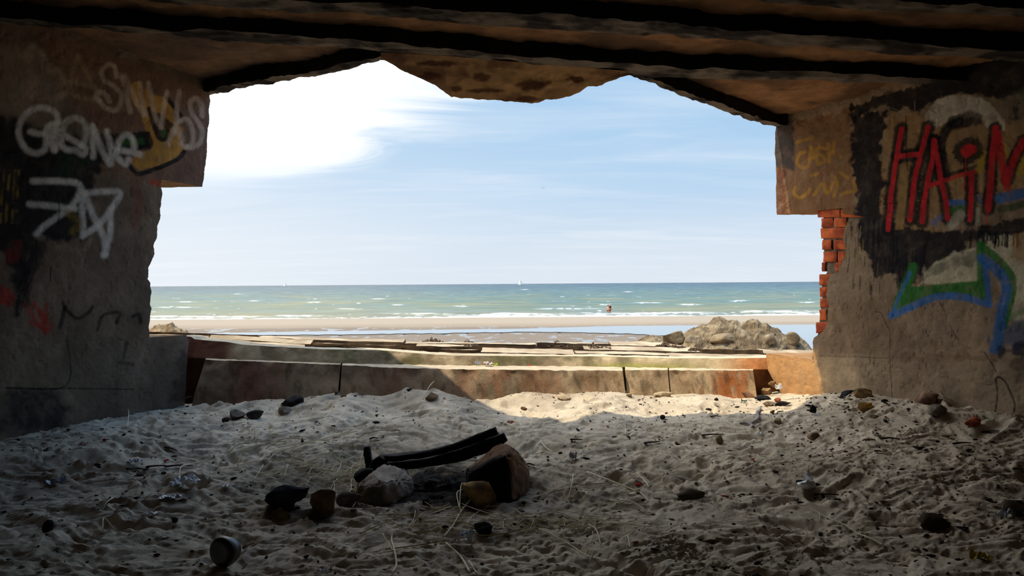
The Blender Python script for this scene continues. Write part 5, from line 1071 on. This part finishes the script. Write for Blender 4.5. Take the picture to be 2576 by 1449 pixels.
# ------------------------------------------------------------------ the two bathers
skin1 = mat('fair sunburnt skin', (222, 160, 136), var=.06, bump=0, rough=.6); skin2 = mat('tanned skin', (176, 104, 80), var=.06, bump=0, rough=.6)
def skinned(name, J, E, m, parent=None, levels=1):
    me = bpy.data.meshes.new(name); me.from_pydata([j[:3] for j in J], E, []); o = bpy.data.objects.new(name, me); COL.objects.link(o)
    md = o.modifiers.new('skin', 'SKIN'); md.use_smooth_shade = True
    for k, j in enumerate(J): me.skin_vertices[0].data[k].radius = (j[3], j[3] * (j[4] if len(j) > 4 else 1))
    me.skin_vertices[0].data[0].use_root = True; sb = o.modifiers.new('sub', 'SUBSURF'); sb.levels = sb.render_levels = levels
    me.materials.append(m)
    if parent: o.parent = parent
    return o
def person(cx, label, hgt, skinmat, shirt, hair, cap, face, D=130.):
    p = at(cx, 785, D); p[2] = CZ - 4.9 - .48; root = empty('person', p, label, 'person'); root.rotation_euler = (0, 0, face); k = hgt / 1.75
    J = [(0, 0, .95, .15, .75), (0, 0, 1.15, .135, .72), (0, 0, 1.36, .16, .65), (0, .0, 1.48, .065), (0, .01, 1.58, .07), (0, .01, 1.68, .088, 1.1), (0, .01, 1.75, .06),
         (.19, 0, 1.43, .055), (.25, -.02, 1.16, .045), (.22, -.14, .94, .034), (.21, -.20, .88, .03), (-.19, 0, 1.43, .055), (-.25, .02, 1.16, .045), (-.24, -.08, .93, .034), (-.23, -.12, .86, .03),
         (.10, 0, .88, .09), (.11, -.03, .5, .062), (.11, .02, .1, .042), (.11, -.1, .04, .035), (-.10, 0, .88, .09), (-.11, .05, .5, .062), (-.11, .1, .1, .042), (-.11, -.02, .04, .035)]
    J = [(j[0] * k, j[1] * k, j[2] * k, j[3] * k) + tuple(j[4:]) for j in J]
    E = [(0, 1), (1, 2), (2, 3), (3, 4), (4, 5), (5, 6), (2, 7), (7, 8), (8, 9), (9, 10), (2, 11), (11, 12), (12, 13), (13, 14), (0, 15), (15, 16), (16, 17), (17, 18), (0, 19), (19, 20), (20, 21), (21, 22)]
    for hx, hy, hz in ((.21, -.20, .88), (-.23, -.12, .86)):           # five fingers on each hand
        b = [(hx * k) / 1, hy * k, hz * k]; i0 = 10 if hx > 0 else 14
        for f, (dx, dy, dz) in enumerate(((-.02, -.03, -.07), (-.007, -.035, -.085), (.007, -.035, -.08), (.02, -.03, -.065), (.035 if hx < 0 else -.035, -.02, -.03))):
            J.append((b[0] + dx * k, b[1] + dy * k, b[2] + dz * k, .009)); E.append((i0, len(J) - 1))
    skinned('body', J, E, skinmat, root)
    def el(nm, c, r, m, cut=None):
        V, Fq = ico(3); V = V.copy()
        if cut is not None: V[:, 2] = np.maximum(V[:, 2], cut)
        return mk(nm, V * np.array(r) * k + np.array(c) * k + np.array(root.location), Fq, m, parent=root)
    dk = mat('dark hair', (38, 28, 24), bump=.2)
    el('hair' if not cap else 'cap', (0, .02, 1.70), (.10, .115, .10), mat('white cap', (240, 238, 228), bump=0) if cap else dk, -.2)
    el('nose', (0, -.105, 1.655), (.014, .02, .02), skinmat)
    for sx_ in (-1, 1): el('eye', (.034 * sx_, -.088, 1.675), (.014, .01, .008), mat('dark eye', (30, 24, 22), bump=0)); el('ear', (.092 * sx_, .01, 1.655), (.012, .022, .032), skinmat)
    el('mouth', (0, -.09, 1.615), (.026, .008, .007), mat('lips', (160, 84, 76), bump=0))
    if shirt: 
        m_ = mat('black top', (22, 22, 26), bump=0); Jt = [(0, 0, 1.02, .165, .8), (0, 0, 1.2, .16, .76), (0, 0, 1.38, .18, .7), (.19, 0, 1.42, .075), (.235, -.01, 1.26, .064), (-.19, 0, 1.42, .075), (-.235, .01, 1.26, .064)]
        skinned('black_top', [(j[0] * k, j[1] * k, j[2] * k, j[3] * k) + tuple(j[4:]) for j in Jt], [(0, 1), (1, 2), (2, 3), (3, 4), (2, 5), (5, 6)], m_, root)
    m_ = mat('brown red trunks' if not shirt else 'dark trunks', (120, 52, 46) if not shirt else (96, 40, 38), bump=0)
    skinned('swim_trunks', [(0, 0, .97 * k, .165 * k, .8), (0, 0, .88 * k, .15 * k, .8), (.10 * k, 0, .78 * k, .10 * k), (.11 * k, -.01, .68 * k, .095 * k), (-.10 * k, 0, .78 * k, .10 * k), (-.11 * k, .01, .68 * k, .095 * k)], [(0, 1), (1, 2), (2, 3), (1, 4), (4, 5)], m_, root)
person(1534.6, 'person in white cap and dark top standing thigh-deep in the sea', 1.82, skin2, True, False, True, 2.3)
person(1529.6, 'bare-backed dark-haired person standing thigh-deep in the sea', 1.62, skin1, False, True, False, 2.9, 129.3)
# far gull
birdm = mat('dark bird', (60, 60, 66), bump=0); p = at(1366, 473, 60.); root = empty('gull', p, 'tiny bird flying alone in the middle of the sky', 'bird')
V, Fq = ico(2); mk('body', V * np.array([.02, .07, .02]) + p, Fq, birdm, parent=root)
for sg in (-1, 1):
    q = np.array([[0, .06, 0], [0, -.05, 0], [sg * .16, -.06, .07], [sg * .16, .06, .07], [sg * .34, -.08, .01], [sg * .34, -.04, .01]]) * .4 + p; q2 = q - np.array([0, 0, .008])
    mk('wing', np.concatenate([q, q2]), [(0, 1, 2, 3), (3, 2, 4, 5), (6, 9, 8, 7), (9, 11, 10, 8), (0, 3, 9, 6), (3, 5, 11, 9), (1, 7, 8, 2), (2, 8, 10, 4), (4, 10, 11, 5)], birdm, smooth=False, parent=root)
# ------------------------------------------------------------------ sky and sun
wd = bpy.data.worlds.new('sky'); scene.world = wd; wd.use_nodes = True; nt = wd.node_tree; nt.nodes.clear()
out = nt.nodes.new('ShaderNodeOutputWorld'); bg = nt.nodes.new('ShaderNodeBackground'); nt.links.new(bg.outputs[0], out.inputs[0])
tc = nt.nodes.new('ShaderNodeTexCoord'); sp = nt.nodes.new('ShaderNodeSeparateXYZ'); nt.links.new(tc.outputs['Generated'], sp.inputs[0])
def mth(op, a, b=None, c=None):
    n = nt.nodes.new('ShaderNodeMath'); n.operation = op
    for k, v in enumerate((a, b, c)):
        if v is None: continue
        if isinstance(v, (int, float)): n.inputs[k].default_value = v
        else: nt.links.new(v, n.inputs[k])
    return n.outputs[0]
X_, Y_, Z_ = sp.outputs
ramp = nt.nodes.new('ShaderNodeValToRGB'); nt.links.new(mth('MAXIMUM', Z_, 0.), ramp.inputs[0]); el = ramp.color_ramp.elements
stops = [(0, (208, 222, 236)), (.05, (206, 223, 240)), (.12, (186, 215, 242)), (.2, (170, 207, 240)), (.34, (150, 194, 237)), (1., (104, 158, 220))]
el[0].position = 0; el[0].color = rgba(stops[0][1]); el[1].position = 1; el[1].color = rgba(stops[-1][1])
for p_, c_ in stops[1:-1]: e = el.new(p_); e.color = rgba(c_)
zz = mth('ADD', mth('MAXIMUM', Z_, 0.), .16)
cv = nt.nodes.new('ShaderNodeCombineXYZ'); nt.links.new(mth('DIVIDE', X_, zz), cv.inputs[0]); nt.links.new(mth('DIVIDE', Y_, zz), cv.inputs[1])
def cloud(scale, st, lo, hi, dist=.6, rot=0., loc=(0, 0, 0), det=7, rg=.55):
    mp = nt.nodes.new('ShaderNodeMapping'); mp.inputs['Scale'].default_value = st; mp.inputs['Rotation'].default_value = (0, 0, rot); mp.inputs['Location'].default_value = loc; nt.links.new(cv.outputs[0], mp.inputs[0])
    n = nt.nodes.new('ShaderNodeTexNoise'); n.inputs['Scale'].default_value = scale; n.inputs['Detail'].default_value = det; n.inputs['Roughness'].default_value = rg; n.inputs['Distortion'].default_value = dist
    nt.links.new(mp.outputs[0], n.inputs[0]); r = nt.nodes.new('ShaderNodeMapRange'); r.interpolation_type = 'SMOOTHSTEP'
    for k, v in enumerate((lo, hi, 0., 1.)): r.inputs[k + 1].default_value = v
    nt.links.new(n.outputs['Fac'], r.inputs[0]); return r.outputs[0]
wisps = cloud(.9, (.55, 1.7, 1), .42, .72, .5, .12)
fine = cloud(3.2, (.35, 1.6, 1), .45, .75, .3, .1, (3, 1, 0))
# a thick bright bank stands over the left of the view, thinning to the right
az = mth('DIVIDE', X_, mth('MAXIMUM', Y_, .05))
def sms(v, a, b):
    r = nt.nodes.new('ShaderNodeMapRange'); r.interpolation_type = 'SMOOTHSTEP'; nt.links.new(v, r.inputs[0])
    for k, q in enumerate((a, b, 0., 1.)): r.inputs[k + 1].default_value = q
    return r.outputs[0]
bank_edge = mth('ADD', az, mth('MULTIPLY', cloud(1.3, (.6, 1.2, 1), .2, .8, .8, 0, (7, 2, 0)), .34))
bank = mth('MULTIPLY', sms(mth('SUBTRACT', bank_edge, mth('MULTIPLY', Z_, .7)), -.09, -.31), sms(Z_, .09, .17))
lowl = mth('MULTIPLY', sms(az, .35, -.55), sms(Z_, .28, .02))
hor = mth('MULTIPLY', sms(Z_, .13, .0), .35)
f = mth('MAXIMUM', mth('MULTIPLY', wisps, .42), bank); f = mth('MAXIMUM', f, mth('MULTIPLY', lowl, .68)); f = mth('MAXIMUM', f, hor)
f = mth('MINIMUM', mth('ADD', f, mth('MULTIPLY', fine, .16)), 1.)
m1 = mixc(nt, f, ramp.outputs[0], (.93, .965, 1.0, 1)); m2_ = mixc(nt, mth('MULTIPLY', bank, .85), m1, (1.12, 1.14, 1.15, 1))
below = sms(Z_, 0., -.04); m3 = mixc(nt, below, m2_, (.28, .27, .24, 1))
nt.links.new(m3, bg.inputs[0]); nt.links.new(mth('ADD', 1., mth('MULTIPLY', sms(Z_, .30, .55), 1.2)), bg.inputs[1])  # upper sky, out of view, brightened to add light indoors
SUN = np.array([-.98, -.30, 2.05]); SUN /= np.linalg.norm(SUN)
sl = bpy.data.lights.new('sun', 'SUN'); sl.energy = 4.2; sl.color = (1., .86, .63); sl.angle = .009
so = bpy.data.objects.new('sun', sl); COL.objects.link(so); so.rotation_euler = Vector(-SUN).to_track_quat('-Z', 'Y').to_euler(); so.location = (-20, -8, 30)
vs_ = scene.view_settings; vs_.view_transform = 'Standard'; vs_.look = 'None'; vs_.exposure = 0; vs_.gamma = 1; vs_.use_curve_mapping = False
cy = scene.cycles; cy.max_bounces = 6; cy.diffuse_bounces = 5; cy.use_adaptive_sampling = True; cy.adaptive_threshold = .025; cy.caustics_reflective = False; cy.caustics_refractive = False; cy.use_denoising = True; cy.sample_clamp_indirect = 6
try: cy.denoiser = 'OPENIMAGEDENOISE'
except Exception: pass
